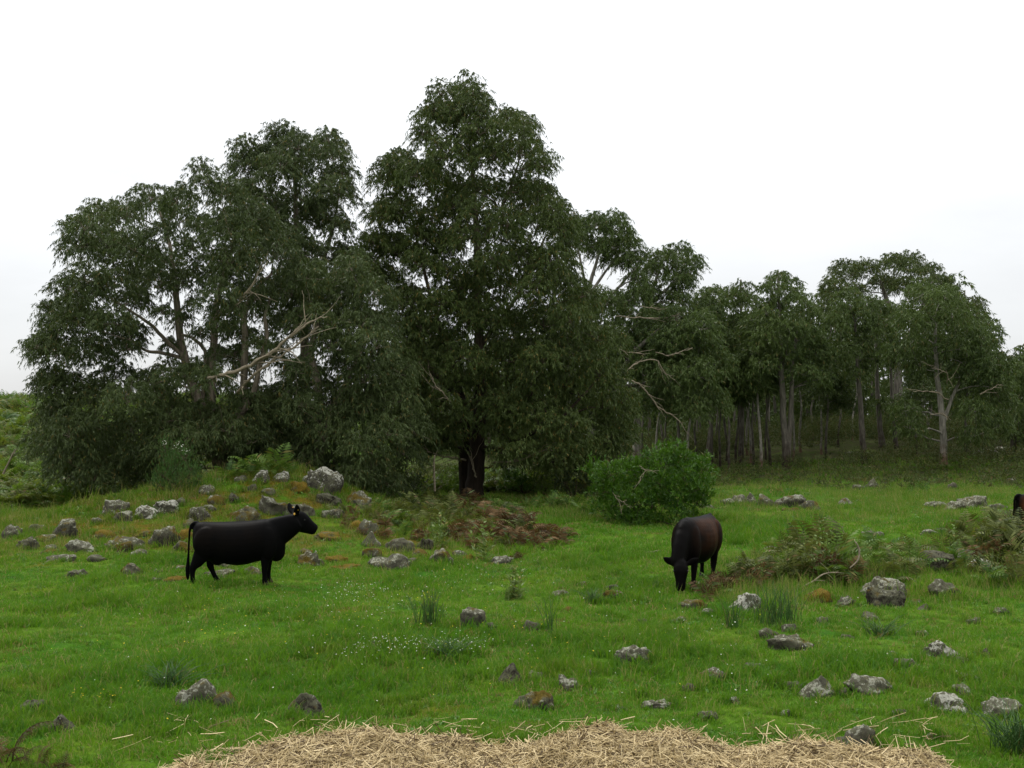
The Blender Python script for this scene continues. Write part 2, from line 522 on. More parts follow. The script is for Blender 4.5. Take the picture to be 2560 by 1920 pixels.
M['moss'] = rock_mat('moss_hummock', (0.10, 0.075, 0.03), 0.0, 1.0, moss_col=(0.115, 0.078, 0.010))
M['coat_black'] = coat_mat('coat_black', (0.0022, 0.0021, 0.0022), (0.0070, 0.0042, 0.0026), 0.6)
M['coat_brown'] = coat_mat('coat_black_brown', (0.0030, 0.0024, 0.0021), (0.090, 0.029, 0.007), 0.62)
M['tag_yellow'] = plain_mat('tag_yellow', (0.65, 0.36, 0.05), 0.5, 0.4, 0.1)
M['eye'] = plain_mat('eye_dark', (0.006, 0.004, 0.003), 0.12, 0.5, 0.1)
M['hoof'] = plain_mat('hoof_horn', (0.007, 0.006, 0.005), 0.7, 0.1, 0.3)
M['straw'] = leaf_mat('straw_stalk', ((0.34, 0.25, 0.105), (0.76, 0.61, 0.34)), 0.1, 0.35, 0.45, 3.0, (0.10, 0.062, 0.022), 0.20, (0.5, 0.4, 0.2))
M['white_petal'] = plain_mat('white_petal', (0.60, 0.60, 0.50), 0.7, 0.1, 0.1)
M['yellow_petal'] = plain_mat('yellow_petal', (0.62, 0.50, 0.04), 0.7, 0.1, 0.1)

# ------------------------------------------------------------------ setting: the ground
ys = np.concatenate([np.linspace(-60, 6, 24)[:-1], np.linspace(6, 46, 230)[:-1], np.linspace(46, 100, 110)[:-1], np.geomspace(100, 2500, 30)])
xs = np.concatenate([-np.geomspace(2500, 32, 26)[:-1], np.linspace(-32, 32, 257), np.geomspace(32, 2500, 26)[1:]])
GX, GY = np.meshgrid(xs, ys)
V = np.stack([GX, GY, gz(GX, GY)], -1).reshape(-1, 3)
nx_, ny_ = len(xs), len(ys)
ii = (np.arange(ny_ - 1)[:, None] * nx_ + np.arange(nx_ - 1)[None]).ravel()
gm = mesh_np('ground', V, np.stack([ii, ii + 1, ii + nx_ + 1, ii + nx_], -1), True)
tag(link('ground', gm, M['ground']), 'green pasture ground rising to a stony mound and a bracken hill', None, None, 'structure')


# ------------------------------------------------------------------ leaves, branches, trees
def unit(a):
    return a / (np.linalg.norm(a, axis=-1, keepdims=True) + 1e-9)


def leaf_mesh(name, P, D, L, W, rng, tri=False):
    """one pointed leaf per row: base P, direction D"""
    n = len(P)
    S = unit(np.cross(D, rng.normal(size=(n, 3))))
    L = np.broadcast_to(L, (n,))[:, None]; W = np.broadcast_to(W, (n,))[:, None]
    if tri:
        v = np.stack([P - S * W * 0.32, P + D * L * 0.35 + S * W * 0.68, P + D * L], 1)
        return mesh_np(name, v.reshape(-1, 3), np.arange(3 * n).reshape(-1, 3))
    bend = unit(np.cross(S, D)) * L * 0.06
    v = np.stack([P, P + D * L * 0.42 + S * W * 0.5 + bend, P + D * L, P + D * L * 0.42 - S * W * 0.5 + bend], 1)
    return mesh_np(name, v.reshape(-1, 3), np.arange(4 * n).reshape(-1, 4))


def spray_points(cl, rad, per_m2, K, rng, twig=0.4, droop=1.0, shell=0.45):
    """leaf base points and directions for clump centres cl with radii rad"""
    Ps, Ds, Tw = [], [], []
    for c, r in zip(cl, rad):
        ns = max(6, int(per_m2 * r[0] * r[2] * 3.1))
        d = unit(rng.normal(size=(ns, 3)))
        d[:, 2] = np.where(d[:, 2] < -0.35, -d[:, 2] * 0.8, d[:, 2])
        t = shell + (1.08 - shell) * rng.random(ns) ** 0.7
        b = c + unit(d) * r * t[:, None]
        tw = unit(d * np.array([1, 1, 0.8]) * 0.7 + rng.normal(size=(ns, 3)) * 0.45 + np.array([0, 0, 0.35 if droop > 0 else 0.15]))
        ln = twig * (0.5 + rng.random(ns))
        s = rng.random((ns, K))
        p = b[:, None] + tw[:, None] * (ln[:, None] * s)[..., None]
        p[..., 2] -= 0.9 * ln[:, None] * s ** 1.6 * droop
        dd = unit(np.array([0, 0, -1.0]) * droop + tw[:, None] * 0.35 + rng.normal(size=(ns, K, 3)) * 0.36)
        Ps.append(p.reshape(-1, 3)); Ds.append(dd.reshape(-1, 3)); Tw.append((c, b))
    return np.concatenate(Ps), np.concatenate(Ds), Tw


def bez(a, b, sag, n, rng, jit=0.05):
    a, b = np.asarray(a, float), np.asarray(b, float)
    t = np.linspace(0, 1, n)[:, None]
    L = np.linalg.norm(b - a)
    mid = (a + b) / 2 + np.array([0, 0, sag * L]) + rng.normal(size=3) * jit * L
    p = (1 - t) ** 2 * a + 2 * t * (1 - t) * mid + t * t * b
    p[1:-1] += rng.normal(size=(n - 2, 3)) * 0.02 * L
    return p


def smooth_path(P, R, k=5):
    """Catmull-Rom through control points"""
    P = np.asarray(P, float); R = np.asarray(R, float)
    if len(P) < 3: return P, R
    Q = np.vstack([2 * P[0] - P[1], P, 2 * P[-1] - P[-2]])
    out, rr = [], []
    for i in range(len(P) - 1):
        p0, p1, p2, p3 = Q[i:i + 4]
        for t in np.linspace(0, 1, k, endpoint=False):
            out.append(0.5 * ((2 * p1) + (-p0 + p2) * t + (2 * p0 - 5 * p1 + 4 * p2 - p3) * t * t + (-p0 + 3 * p1 - 3 * p2 + p3) * t ** 3))
            rr.append(R[i] + (R[i + 1] - R[i]) * t)
    out.append(P[-1]); rr.append(R[-1])
    return np.array(out), np.array(rr)


def build_tree(name, base, stems, cl, rad, lm, bm_, seed, per=26, K=11, L=0.17, W=0.032, twig=0.4, droop=1.0, twigs=5, label=None, cat='tree', group=None, dead=None, flare=1.5, shell=0.45, foliage='crown', wood='trunk', limb_r=0.05, tri=True):
    """stems: list of (points, radii) in world space; cl/rad: leaf clumps in world space"""
    rng = np.random.default_rng(seed)
    base = np.asarray(base, float)
    root = empty(name, base)
    tag(root, label, cat, group)
    mb = MB()
    nodes, nr = [], []
    for si, (P, R) in enumerate(stems):
        P, R = smooth_path(P, R)
        if si == 0 and flare:
            R = R.copy(); R[0] *= flare; R[1] *= 1 + (flare - 1) * 0.4
        P = P + rng.normal(size=P.shape) * R[:, None] * 0.08
        mb.tube(P - base, R, 10 if R[0] > 0.1 else 6)
        nodes.append(P[1:]); nr.append(R[1:])
    nodes = np.concatenate(nodes); nr = np.concatenate(nr)
    cl = np.asarray(cl, float); rad = np.asarray(rad, float)
    order = np.argsort(np.min(np.linalg.norm(cl[:, None] - nodes[None], axis=2), axis=1))
    for i in order:
        c = cl[i]
        d = np.linalg.norm(nodes - c, axis=1) + np.maximum(0, nodes[:, 2] - c[2] + 0.2) * 1.6
        j = int(np.argmin(d))
        ln = np.linalg.norm(nodes[j] - c)
        if ln < 0.25: continue
        p = bez(nodes[j], c, 0.10, 6, rng)
        r0 = min(nr[j] * 0.75, limb_r * 0.45 + 0.014 * ln)
        r = np.linspace(r0, max(0.008, r0 * 0.35), 6)
        mb.tube(p - base, r, 5)
        nodes = np.vstack([nodes, p[2:]]); nr = np.concatenate([nr, r[2:]])
    P, D, Tw = spray_points(cl, rad, per, K, rng, twig, droop, shell)
    if twigs:
        for c, b in Tw:
            for q in b[:twigs]:
                mb.tube(bez(c, q, 0.08, 4, rng) - base, np.linspace(0.018, 0.006, 4) * (limb_r / 0.05), 3, False)
    link(wood, mb.mesh(wood, True), bm_, root)
    n = len(P)
    me = leaf_mesh(foliage, P - base, D, L * (0.65 + 0.7 * rng.random(n)), W * (0.7 + 0.6 * rng.random(n)), rng, tri)
    link(foliage, me, lm, root)
    if dead:
        for P_, R_ in dead:
            db = MB()
            P2, R2 = smooth_path(P_, np.asarray(R_) * 0.52)
            P2 = P2 + rng.normal(size=P2.shape) * 0.02
            db.tube(P2 - base, R2, 6)
            nseg = len(P2)
            for k in range(2, nseg - 1, 2):          # side twigs of the bare limb
                dv = unit(P2[min(k + 1, nseg - 1)] - P2[k - 1])
                e = P2[k] + (dv + rng.normal(size=3) * 0.55) * (0.5 + 0.6 * rng.random()) * (R2[0] * 12 + 0.2)
                db.tube(bez(P2[k], e, 0.05, 5, rng, 0.1) - base, np.linspace(R2[k] * 0.6, 0.006, 5), 4)
            link('bare_branch', db.mesh('bare_branch', True), M['deadwood'], root)
    return root


def pclumps(lst, Y0, depth, seed, layers=2, scale=1.0, flat=1.0, wdt=None):
    """clumps listed as (px, py, radius px): spread through the crown's real depth"""
    rng = np.random.default_rng(seed)
    cl, rad = [], []
    xs_ = np.array([a[0] for a in lst]); cx, hw = (xs_.min() + xs_.max()) / 2, (np.ptp(xs_) / 2 + 40) if wdt is None else wdt
    for (px, py, r) in lst:
        e = math.sqrt(max(0.12, 1 - ((px - cx) / hw) ** 2))
        for k in range(layers):
            lo, hi = (-1 + 2.0 * k / layers), (-1 + 2.0 * (k + 1) / layers)
            dy = depth * e * (lo + (hi - lo) * rng.random())
            j = 0.34 * r if k else 0.2 * r
            Y = Y0 + dy
            c = at(px + rng.normal() * j, py + rng.normal() * j + 0.48 * r, Y)
            rm = r * Y / F * scale * (0.82 + 0.22 * rng.random())
            cl.append(c); rad.append([rm * 1.0, rm * 1.0, rm * flat * 1.1])
    return np.array(cl), np.array(rad)


def stem(Y, pts, dy=None):
    """(px, py, radius px) control points at distance Y -> world path"""
    P, R = [], []
    for i, a in enumerate(pts):
        yy = Y + (a[3] if len(a) > 3 else 0)
        p = at(a[0], a[1], Y); p[1] = yy
        P.append(p); R.append(a[2] * Y / F)
    return np.array(P), np.array(R)


# --- left spreading gum (front)
YA = 37.0
A_list = [(200, 545, 44), (255, 525, 46), (320, 520, 46), (385, 485, 48), (440, 478, 46), (512, 432, 40), (560, 455, 50),
          (190, 612, 52), (260, 605, 58), (340, 592, 60), (425, 560, 55), (570, 540, 62), (640, 525, 62), (500, 560, 30),
          (150, 700, 50), (210, 690, 58), (290, 690, 60), (385, 690, 48), (415, 640, 45),
          (138, 770, 46), (190, 780, 60), (270, 790, 58), (330, 740, 40), (455, 795, 20), (482, 755, 24), (405, 770, 26), (500, 825, 20), (425, 860, 24), (548, 810, 24), (590, 870, 26), (640, 850, 30), (325, 810, 40), (370, 930, 42), (420, 925, 36), (575, 765, 42), (490, 910, 34), (465, 680, 40), (480, 620, 36),
          (112, 850, 40), (150, 860, 56), (230, 870, 56), (300, 850, 34),
          (118, 930, 40), (150, 950, 58), (230, 960, 60), (310, 965, 58), (390, 975, 50),
          (132, 1020, 46), (180, 1050, 64), (260, 1050, 64), (340, 1050, 64), (420, 1035, 60), (500, 1010, 56),
          (125, 1110, 46), (195, 1125, 54), (275, 1135, 54), (355, 1125, 54), (430, 1105, 48), (500, 1090, 46),
          (560, 640, 60), (545, 715, 44), (620, 640, 62), (690, 620, 62), (640, 720, 52), (720, 700, 66),
          (585, 830, 34), (160, 1165, 44), (235, 1175, 46), (310, 1180, 46), (380, 1165, 46), (450, 1150, 44), (520, 1120, 46), (580, 1100, 46), (640, 1080, 46), (470, 1070, 50), (400, 1080, 50), (530, 1010, 40), (530, 935, 46), (470, 940, 40), (600, 1010, 55), (560, 1050, 50), (545, 870, 30)]
cA, rA = pclumps(A_list, YA, 3.6, 11, 2, 1.0)
bA = on(at(560, 1150, YA)[0], YA)
A_stems = [stem(YA, [(560, 1190, 20), (535, 1100, 16), (500, 1010, 13), (470, 930, 11), (452, 850, 9.5), (442, 760, 8), (436, 690, 6), (420, 590, 4), (395, 520, 2.5)]),
           stem(YA, [(535, 1100, 11, 0), (520, 960, 10, .4), (524, 860, 9, .5), (528, 770, 8, .5), (548, 700, 6, .4), (575, 620, 4, .3), (590, 540, 2.5, .2)]),
           stem(YA, [(570, 1130, 10, 0), (610, 1010, 9, -.3), (624, 860, 8, -.6), (622, 790, 7, -.6), (650, 730, 5, -.6), (690, 690, 3, -.6)]),
           stem(YA, [(560, 1140, 9, -.3), (590, 1080, 8, -.6), (650, 985, 7, -1.0), (668, 920, 6, -1.2), (688, 850, 5, -1.3), (684, 800, 4, -1.3), (700, 740, 2.5, -1.2)]),
           stem(YA, [(460, 890, 6, -.2), (425, 850, 5, -.6), (395, 815, 4.5, -.9), (340, 775, 3, -1.1), (290, 745, 2, -1.2)]),
           stem(YA, [(470, 900, 5.5, 0), (420, 885, 5, -.4), (385, 880, 4, -.8), (350, 855, 2.5, -1.0)]),
           stem(YA, [(500, 1000, 6, .3), (515, 890, 5, 0), (492, 850, 4.5, -.3), (462, 838, 3.5, -.4)]),
           stem(YA, [(524, 800, 5, .5), (560, 775, 4, .2), (610, 765, 3, 0), (650, 745, 2, 0)])]
A_dead = [stem(YA, [(590, 952, 7, -3.4), (640, 945, 8, -3.6), (703, 921, 8, -3.8), (745, 895, 7, -3.9), (790, 860, 5.5, -4.0), (830, 830, 4, -4.0), (868, 818, 2, -4.0)]),
          stem(YA, [(650, 985, 6, -3.0), (690, 955, 6, -3.6), (740, 920, 5, -3.8), (800, 880, 4, -3.9), (850, 838, 2.5, -4.0)]),
          stem(YA, [(622, 800, 5, -2.6), (660, 770, 4.5, -3.0), (675, 750, 4, -3.1), (720, 690, 2, -3.2)])]
build_tree('gum_tree', bA, A_stems, cA, rA, M['gum_leaf'], M['bark_left'], 21, per=92, K=17, L=0.150, W=0.030, twig=0.34,
           label='wide spreading gum tree with pale forked limbs behind the stony mound', dead=A_dead)

# --- right half of the left group: a second gum leaning over the mound
YA2 = 37.5
A2_list = [(760, 770, 62), (840, 730, 66), (890, 790, 64), (940, 850, 60), (960, 800, 50), (830, 840, 50), (905, 930, 66), (985, 900, 52), (1000, 980, 52),
           (820, 975, 56), (740, 990, 46), (690, 1040, 48), (900, 1020, 62), (970, 1060, 60), (1005, 1130, 46), (900, 1110, 62), (820, 1085, 62), (745, 1090, 54),
           (680, 1100, 46), (830, 1150, 46), (940, 1165, 46), (870, 650, 48), (790, 690, 56), (930, 720, 48), (625, 1105, 44), (985, 1190, 36), (660, 1000, 40), (700, 1130, 44), (760, 1150, 44), (880, 1170, 44), (740, 920, 36), (780, 1020, 50), (860, 890, 50), (920, 1000, 50), (640, 1060, 44), (1030, 1060, 40)]
cA2, rA2 = pclumps(A2_list, YA2, 3.0, 12, 2)
bA2 = on(at(790, 1150, YA2)[0], YA2)
build_tree('gum_tree', bA2, [stem(YA2, [(790, 1210, 15), (800, 1080, 12), (790, 960, 10, .3), (770, 870, 8, .5), (800, 780, 5, .5), (830, 700, 3, .4)]),
                             stem(YA2, [(800, 1080, 8), (860, 980, 6, -.5), (910, 880, 4, -.8), (930, 800, 2.5, -.8)])],
           cA2, rA2, M['gum_leaf'], M['bark_left'], 22, per=96, K=17, L=0.150, W=0.030, twig=0.34,
           label='low drooping gum tree with dense dark foliage between the wide gum and the tallest gum')

# --- the gum behind, with the rounded top
YB = 43.0
B_list = [(640, 345, 44), (700, 325, 46), (760, 338, 46), (810, 345, 46), (840, 385, 38), (862, 425, 32), (620, 400, 50), (690, 400, 54), (760, 410, 56), (830, 440, 48),
          (850, 470, 34), (655, 480, 60), (740, 490, 60), (810, 520, 54), (850, 560, 38), (872, 622, 38), (840, 622, 44), (770, 600, 58), (700, 580, 60), (820, 680, 50), (900, 680, 40), (750, 690, 50),
          (600, 460, 45), (640, 560, 55), (640, 780, 48), (720, 800, 54), (800, 780, 50), (680, 880, 50), (610, 900, 40), (760, 900, 50), (640, 990, 44), (720, 980, 48)]
cB, rB = pclumps(B_list, YB, 2.8, 13, 2)
bB = on(at(760, 1140, YB)[0], YB)
build_tree('gum_tree', bB, [stem(YB, [(760, 1180, 16), (765, 1000, 13), (760, 800, 10), (745, 620, 7), (738, 480, 5), (735, 370, 3)]),
                            stem(YB, [(760, 800, 7), (800, 680, 5), (835, 560, 3.5), (850, 450, 2)]),
                            stem(YB, [(750, 700, 6), (700, 560, 4), (670, 430, 2.5)])],
           cB, rB, M['gum_leaf'], M['bark_left'], 23, per=80, K=16, L=0.160, W=0.033, twig=0.36,
           label='tall gum tree with a rounded top rising behind the wide spreading gum')

# --- the tallest gum, dark twin trunk
YC = 43.5
C_list = [(1108, 232, 36), (1160, 222, 38), (1192, 252, 42), (1080, 275, 40), (1140, 292, 54), (1212, 305, 50), (1270, 292, 36), (1318, 305, 32), (1062, 325, 36), (1130, 362, 54), (1222, 372, 56),
          (1310, 362, 48), (1345, 412, 40), (985, 405, 38), (1015, 388, 36), (978, 452, 40), (1040, 422, 52), (1110, 440, 56), (1200, 452, 58), (1290, 452, 54), (1350, 462, 38),
          (958, 520, 42), (1000, 520, 54), (1080, 530, 50), (1250, 540, 54), (1330, 532, 54), (1390, 515, 44), (1402, 562, 40),
          (938, 592, 40), (980, 602, 54), (1060, 640, 48), (1300, 622, 58), (1370, 622, 54), (1420, 600, 30), (950, 682, 54), (1030, 712, 50), (1235, 640, 40), (1230, 700, 56), (1320, 702, 58), (1400, 692, 50),
          (980, 772, 54), (1060, 800, 50), (1150, 770, 48), (1240, 782, 62), (1340, 782, 58), (1430, 782, 54), (1470, 742, 42),
          (1000, 862, 54), (1080, 885, 44), (1165, 870, 44), (1260, 882, 58), (1350, 872, 58), (1440, 862, 58), (1500, 832, 44),
          (1020, 952, 50), (1095, 985, 40), (1250, 972, 54), (1340, 962, 58), (1430, 952, 58), (1500, 922, 50), (1040, 1035, 44), (1240, 1055, 44), (1330, 1052, 54), (1420, 1042, 58), (1490, 1022, 54), (1545, 1002, 42),
          (1350, 1125, 46), (1440, 1122, 48), (1520, 1102, 50), (1045, 1105, 38), (1560, 1072, 38), (1150, 1040, 36), (1110, 1090, 34), (1260, 1120, 34), (1135, 500, 44), (1165, 580, 40), (1125, 590, 36), (1120, 680, 44), (1180, 660, 34), (1150, 700, 36), (1110, 750, 44), (1190, 520, 40), (1180, 800, 40), (1120, 840, 44), (1150, 930, 40), (1200, 940, 40), (1060, 580, 44), (1280, 1010, 46), (1190, 1010, 30), (1300, 1120, 40), (1400, 1110, 44), (1480, 1120, 40), (1070, 1060, 40), (1000, 1040, 40), (1380, 1150, 34)]
cC, rC = pclumps(C_list, YC, 4.2, 14, 3)
bC = on(at(1185, 1235, YC)[0], YC)
C_stems = [stem(YC, [(1182, 1262, 25), (1190, 1180, 22), (1196, 1080, 18), (1200, 980, 15), (1198, 860, 12), (1194, 740, 10), (1192, 600, 8), (1185, 480, 6), (1175, 360, 4), (1160, 260, 2.5)]),
           stem(YC, [(1160, 1250, 15, .9), (1158, 1150, 14, .8), (1164, 1060, 11, .6), (1140, 940, 8, .5), (1100, 820, 6, .4), (1060, 680, 4, .3), (1030, 540, 2.5, .2)]),
           stem(YC, [(1196, 1120, 9), (1250, 1120, 7, -.8), (1310, 1090, 5.5, -1.4), (1390, 1050, 4, -1.8), (1460, 980, 2.5, -2)]),
           stem(YC, [(1165, 1010, 7), (1105, 950, 6, -.8), (1050, 900, 4, -1.2), (1010, 830, 2.5, -1.2)]),
           stem(YC, [(1198, 870, 7), (1260, 790, 5, -.4), (1320, 700, 4, -.6), (1360, 600, 2.5, -.6)]),
           stem(YC, [(1192, 620, 6), (1250, 530, 4, -.2), (1290, 430, 3, -.2), (1310, 340, 1.6, 0)])]
C_dead = [stem(YC, [(1165, 1150, 5, -.2), (1125, 1140, 4, -.9), (1085, 1128, 3, -1.3), (1068, 1118, 1.6, -1.4)]),
          stem(YC, [(1140, 1010, 4, -3.6), (1120, 985, 3.5, -3.9), (1105, 970, 3, -4.0), (1095, 945, 1.5, -4.0)]),
          stem(YC, [(1190, 1190, 4, -.6), (1184, 1170, 3.5, -.7), (1180, 1140, 2, -.75)]),
          stem(YC, [(1230, 1155, 5, -.5), (1290, 1150, 4, -1.6), (1340, 1128, 3.5, -2.2), (1372, 1115, 2, -2.4)])]
build_tree('gum_tree', bC, C_stems, cC, rC, M['gum_leaf_olive'], M['bark_mid'], 24, per=66, K=16, L=0.165, W=0.034, twig=0.36,
           label='tallest gum tree, cone shaped, with a dark twin trunk at the middle', dead=C_dead)

# --- gums behind and right of the tallest one
YD = 58.0
D_list = [(1432, 562, 40), (1480, 550, 42), (1530, 562, 42), (1570, 590, 38), (1592, 635, 32), (1555, 640, 36), (1520, 600, 42), (1470, 590, 40), (1590, 680, 26)]
cD, rD = pclumps(D_list, YD, 2.4, 15, 2, 1.0, 0.8)
D2 = [(1450, 740, 46), (1520, 740, 50), (1590, 745, 46), (1500, 820, 56), (1570, 820, 56), (1640, 780, 50), (1540, 900, 50), (1620, 860, 50)]
cD2, rD2 = pclumps(D2, YD, 2.8, 16, 2)
bD = on(at(1480, 1130, YD)[0], YD)
build_tree('gum_tree', bD, [stem(YD, [(1480, 1170, 12), (1478, 1000, 10), (1474, 850, 8), (1470, 740, 6), (1490, 660, 4), (1510, 590, 2.5)]),
                            stem(YD, [(1470, 750, 4.5), (1455, 670, 3.5), (1440, 600, 2)]), stem(YD, [(1472, 740, 4.5), (1520, 670, 3), (1560, 620, 2)]),
                            stem(YD, [(1478, 800, 4.5), (1545, 720, 3.2), (1590, 670, 2)])],
           np.vstack([cD, cD2]), np.vstack([rD, rD2]), M['gum_leaf_far'], M['bark_white'], 25, per=66, K=14, L=0.20, W=0.042, twig=0.4,
           label='gum tree with an umbrella top on pale bare limbs right of the tallest gum')
E_list = [(1655, 640, 36), (1698, 628, 34), (1722, 662, 30), (1640, 680, 36), (1690, 690, 36), (1722, 705, 30), (1625, 720, 34), (1700, 745, 40), (1760, 770, 34)]
cE, rE = pclumps(E_list, 60.0, 2.0, 17, 2, 1.0, 0.85)
bE = on(at(1590, 1130, 60)[0], 60.0)
E_dead = [stem(54.0, [(1540, 790, 2), (1600, 795, 3), (1660, 795, 3), (1690, 788, 2.5), (1715, 775, 1.2)]),
          stem(54.0, [(1600, 765, 2), (1630, 770, 2), (1650, 775, 1.2)])]
build_tree('gum_tree', bE, [stem(60, [(1590, 1170, 10), (1594, 980, 8), (1600, 830, 7), (1622, 750, 6), (1640, 700, 4), (1660, 640, 2)]),
                            stem(60, [(1618, 760, 4), (1680, 710, 3), (1710, 660, 1.6)])],
           cE, rE, M['gum_leaf_far'], M['bark_white'], 26, per=66, K=14, L=0.20, W=0.042, dead=E_dead,
           label='gum tree with a small round tuft of crown on a leaning limb')
F_list = [(1560, 850, 50), (1640, 850, 50), (1700, 830, 50), (1750, 850, 46), (1600, 910, 46), (1680, 920, 54), (1750, 920, 52), (1800, 900, 44), (1640, 1000, 40), (1720, 1000, 50), (1780, 990, 46), (1690, 780, 44), (1740, 800, 42), (1580, 990, 36)]
cF, rF = pclumps(F_list, 55.0, 2.8, 18, 2)
bF = on(at(1560, 1160, 55)[0], 55.0)
F_dead = [stem(51.0, [(1530, 945, 3), (1560, 930, 4), (1600, 905, 3.5), (1640, 900, 2.5), (1660, 930, 1.6), (1690, 950, 1)]),
          stem(51.0, [(1540, 945, 3), (1590, 955, 4), (1620, 985, 3.5), (1650, 1020, 3), (1690, 1045, 2.4), (1720, 1085, 1)]),
          stem(51.0, [(1530, 870, 2), (1570, 880, 3), (1610, 885, 2)]),
          stem(51.0, [(1640, 880, 2), (1680, 888, 2.5), (1730, 870, 1.6)])]
build_tree('gum_tree', bF, [stem(55, [(1560, 1190, 11), (1555, 1060, 9), (1545, 960, 8), (1580, 890, 6), (1640, 830, 4), (1700, 790, 2.5)]),
                            stem(55, [(1547, 970, 5), (1640, 950, 4), (1740, 910, 2.5)])],
           cF, rF, M['gum_leaf_far'], M['bark_far'], 27, per=66, K=14, L=0.20, W=0.042, dead=F_dead,
           label='low gum tree with bare pale branches sweeping right above the bright green shrub')

# --- the stand on the right: hero trees with their own crowns
def stand_tree(label, Y, stems_px, lst, depth, seed, lm='gum_leaf_far', bk='bark_far', flat=0.9, dead=None, per=52, layers=2):
    c_, r_ = pclumps(lst, Y, depth, seed, layers, 1.0, flat)
    st = [stem(Y, s) for s in stems_px]
    b = on(st[0][0][0][0], Y)
    return build_tree('gum_tree', b, st, c_, r_, M[lm], M[bk], seed + 100, per=per, K=14, L=0.21, W=0.046, twig=0.42, twigs=3, label=label, dead=dead, flare=1.3)


stand_tree('gum tree with a small top between the tufted gum and the twin peaked gum', 64, [[(1775, 1180, 7), (1778, 950, 5), (1772, 720, 2.5)]],
           [(1755, 735, 30), (1785, 715, 28), (1770, 770, 36), (1810, 760, 32), (1790, 820, 42), (1840, 830, 40), (1760, 850, 36), (1815, 900, 44), (1765, 930, 36)], 2.2, 31)
stand_tree('gum tree with a narrow peaked top left of the tallest peak of the stand', 66, [[(1852, 1178, 7), (1855, 950, 5), (1852, 700, 2.5)]],
           [(1852, 708, 26), (1840, 738, 28), (1872, 742, 28), (1850, 785, 36), (1885, 790, 34), (1860, 850, 44), (1900, 860, 40), (1830, 930, 36), (1880, 930, 42)], 2.0, 32)
stand_tree('gum tree with the highest peak of the stand and two pale brown trunks', 60, [[(1968, 1195, 10), (1960, 1060, 8), (1952, 920, 7), (1950, 800, 5), (1945, 680, 2)], [(1970, 1150, 7), (1978, 1000, 6), (1985, 880, 4.5), (2005, 780, 2.5)]],
           [(1942, 685, 26), (1930, 715, 28), (1970, 712, 28), (1950, 750, 36), (1995, 740, 30), (2015, 775, 30), (1910, 765, 34), (1960, 800, 44), (2020, 820, 40), (1910, 830, 42), (1965, 860, 44), (2040, 870, 38), (1900, 890, 38), (2010, 910, 40), (2050, 930, 30)], 2.6, 33)
stand_tree('broad domed gum tree standing highest at the right of the stand', 82, [[(2250, 1140, 12), (2245, 950, 10), (2230, 800, 7), (2200, 700, 4)], [(2245, 900, 6), (2300, 780, 5), (2340, 690, 3)]],
           [(2090, 690, 30), (2120, 668, 34), (2170, 655, 36), (2225, 648, 38), (2280, 652, 38), (2320, 672, 36), (2345, 700, 32), (2140, 710, 32), (2200, 705, 36), (2260, 705, 38), (2310, 730, 36), (2080, 730, 26), (2070, 762, 22), (2090, 770, 22),
            (2380, 745, 36), (2420, 755, 32), (2440, 790, 26), (2370, 790, 34), (2360, 720, 26), (2300, 790, 36), (2230, 790, 36), (2170, 790, 34)], 5.0, 34, 'gum_leaf_olive', 'bark_far', 0.75)
stand_tree('gum tree with a slim dark footed trunk left of the white trunk', 62, [[(2163, 1172, 8), (2155, 1080, 7), (2148, 970, 5.5), (2140, 860, 4), (2135, 760, 2)]],
           [(2120, 752, 34), (2160, 748, 32), (2100, 790, 34), (2145, 800, 42), (2190, 790, 34), (2110, 850, 38), (2160, 860, 38), (2095, 900, 30), (2130, 920, 28), (2185, 890, 30)], 2.3, 35)
stand_tree('gum tree with two dark brown trunks in the gap of the stand', 66, [[(2205, 1120, 7), (2195, 1000, 5.5), (2190, 880, 4), (2195, 780, 2)], [(2240, 1122, 6), (2232, 1020, 5), (2225, 900, 3)]],
           [(2200, 760, 30), (2235, 765, 32), (2215, 810, 38), (2250, 840, 34), (2205, 880, 30), (2250, 900, 30), (2215, 1000, 26), (2250, 1020, 30)], 2.0, 36)
stand_tree('gum tree with a white trunk and long bare side limbs', 58, [[(2358, 1160, 9), (2358, 1070, 8), (2350, 1000, 7), (2342, 930, 6), (2338, 860, 4), (2340, 780, 2)], [(2358, 1060, 5), (2378, 1000, 4), (2400, 950, 3), (2415, 900, 2)]],
           [(2300, 735, 36), (2350, 740, 40), (2270, 780, 36), (2330, 790, 46), (2390, 780, 40), (2430, 810, 40), (2280, 840, 42), (2340, 860, 40), (2400, 850, 46), (2460, 850, 40), (2250, 880, 36), (2300, 900, 36), (2440, 900, 44), (2490, 890, 36), (2500, 930, 36), (2400, 930, 34), (2470, 960, 42), (2510, 990, 36), (2430, 1010, 40), (2480, 1040, 40), (2260, 1010, 36), (2280, 1060, 36), (2440, 1070, 36)], 3.0, 37, 'gum_leaf_far', 'bark_white',
           0.9, dead=[stem(57, [(2350, 1000, 3, -1), (2310, 985, 2.6, -1.8), (2270, 980, 2, -2.2), (2240, 982, 1, -2.4)]), stem(57, [(2348, 960, 3, -1), (2335, 940, 2.6, -1.8), (2310, 930, 2, -2.2), (2288, 925, 1, -2.4)]),
                       stem(57, [(2356, 1050, 3, -1), (2325, 1035, 2.6, -1.6), (2290, 1035, 1.5, -2)]), stem(57, [(2400, 990, 2.6, -2.4), (2420, 975, 2, -2.8), (2440, 965, 1, -3)])])
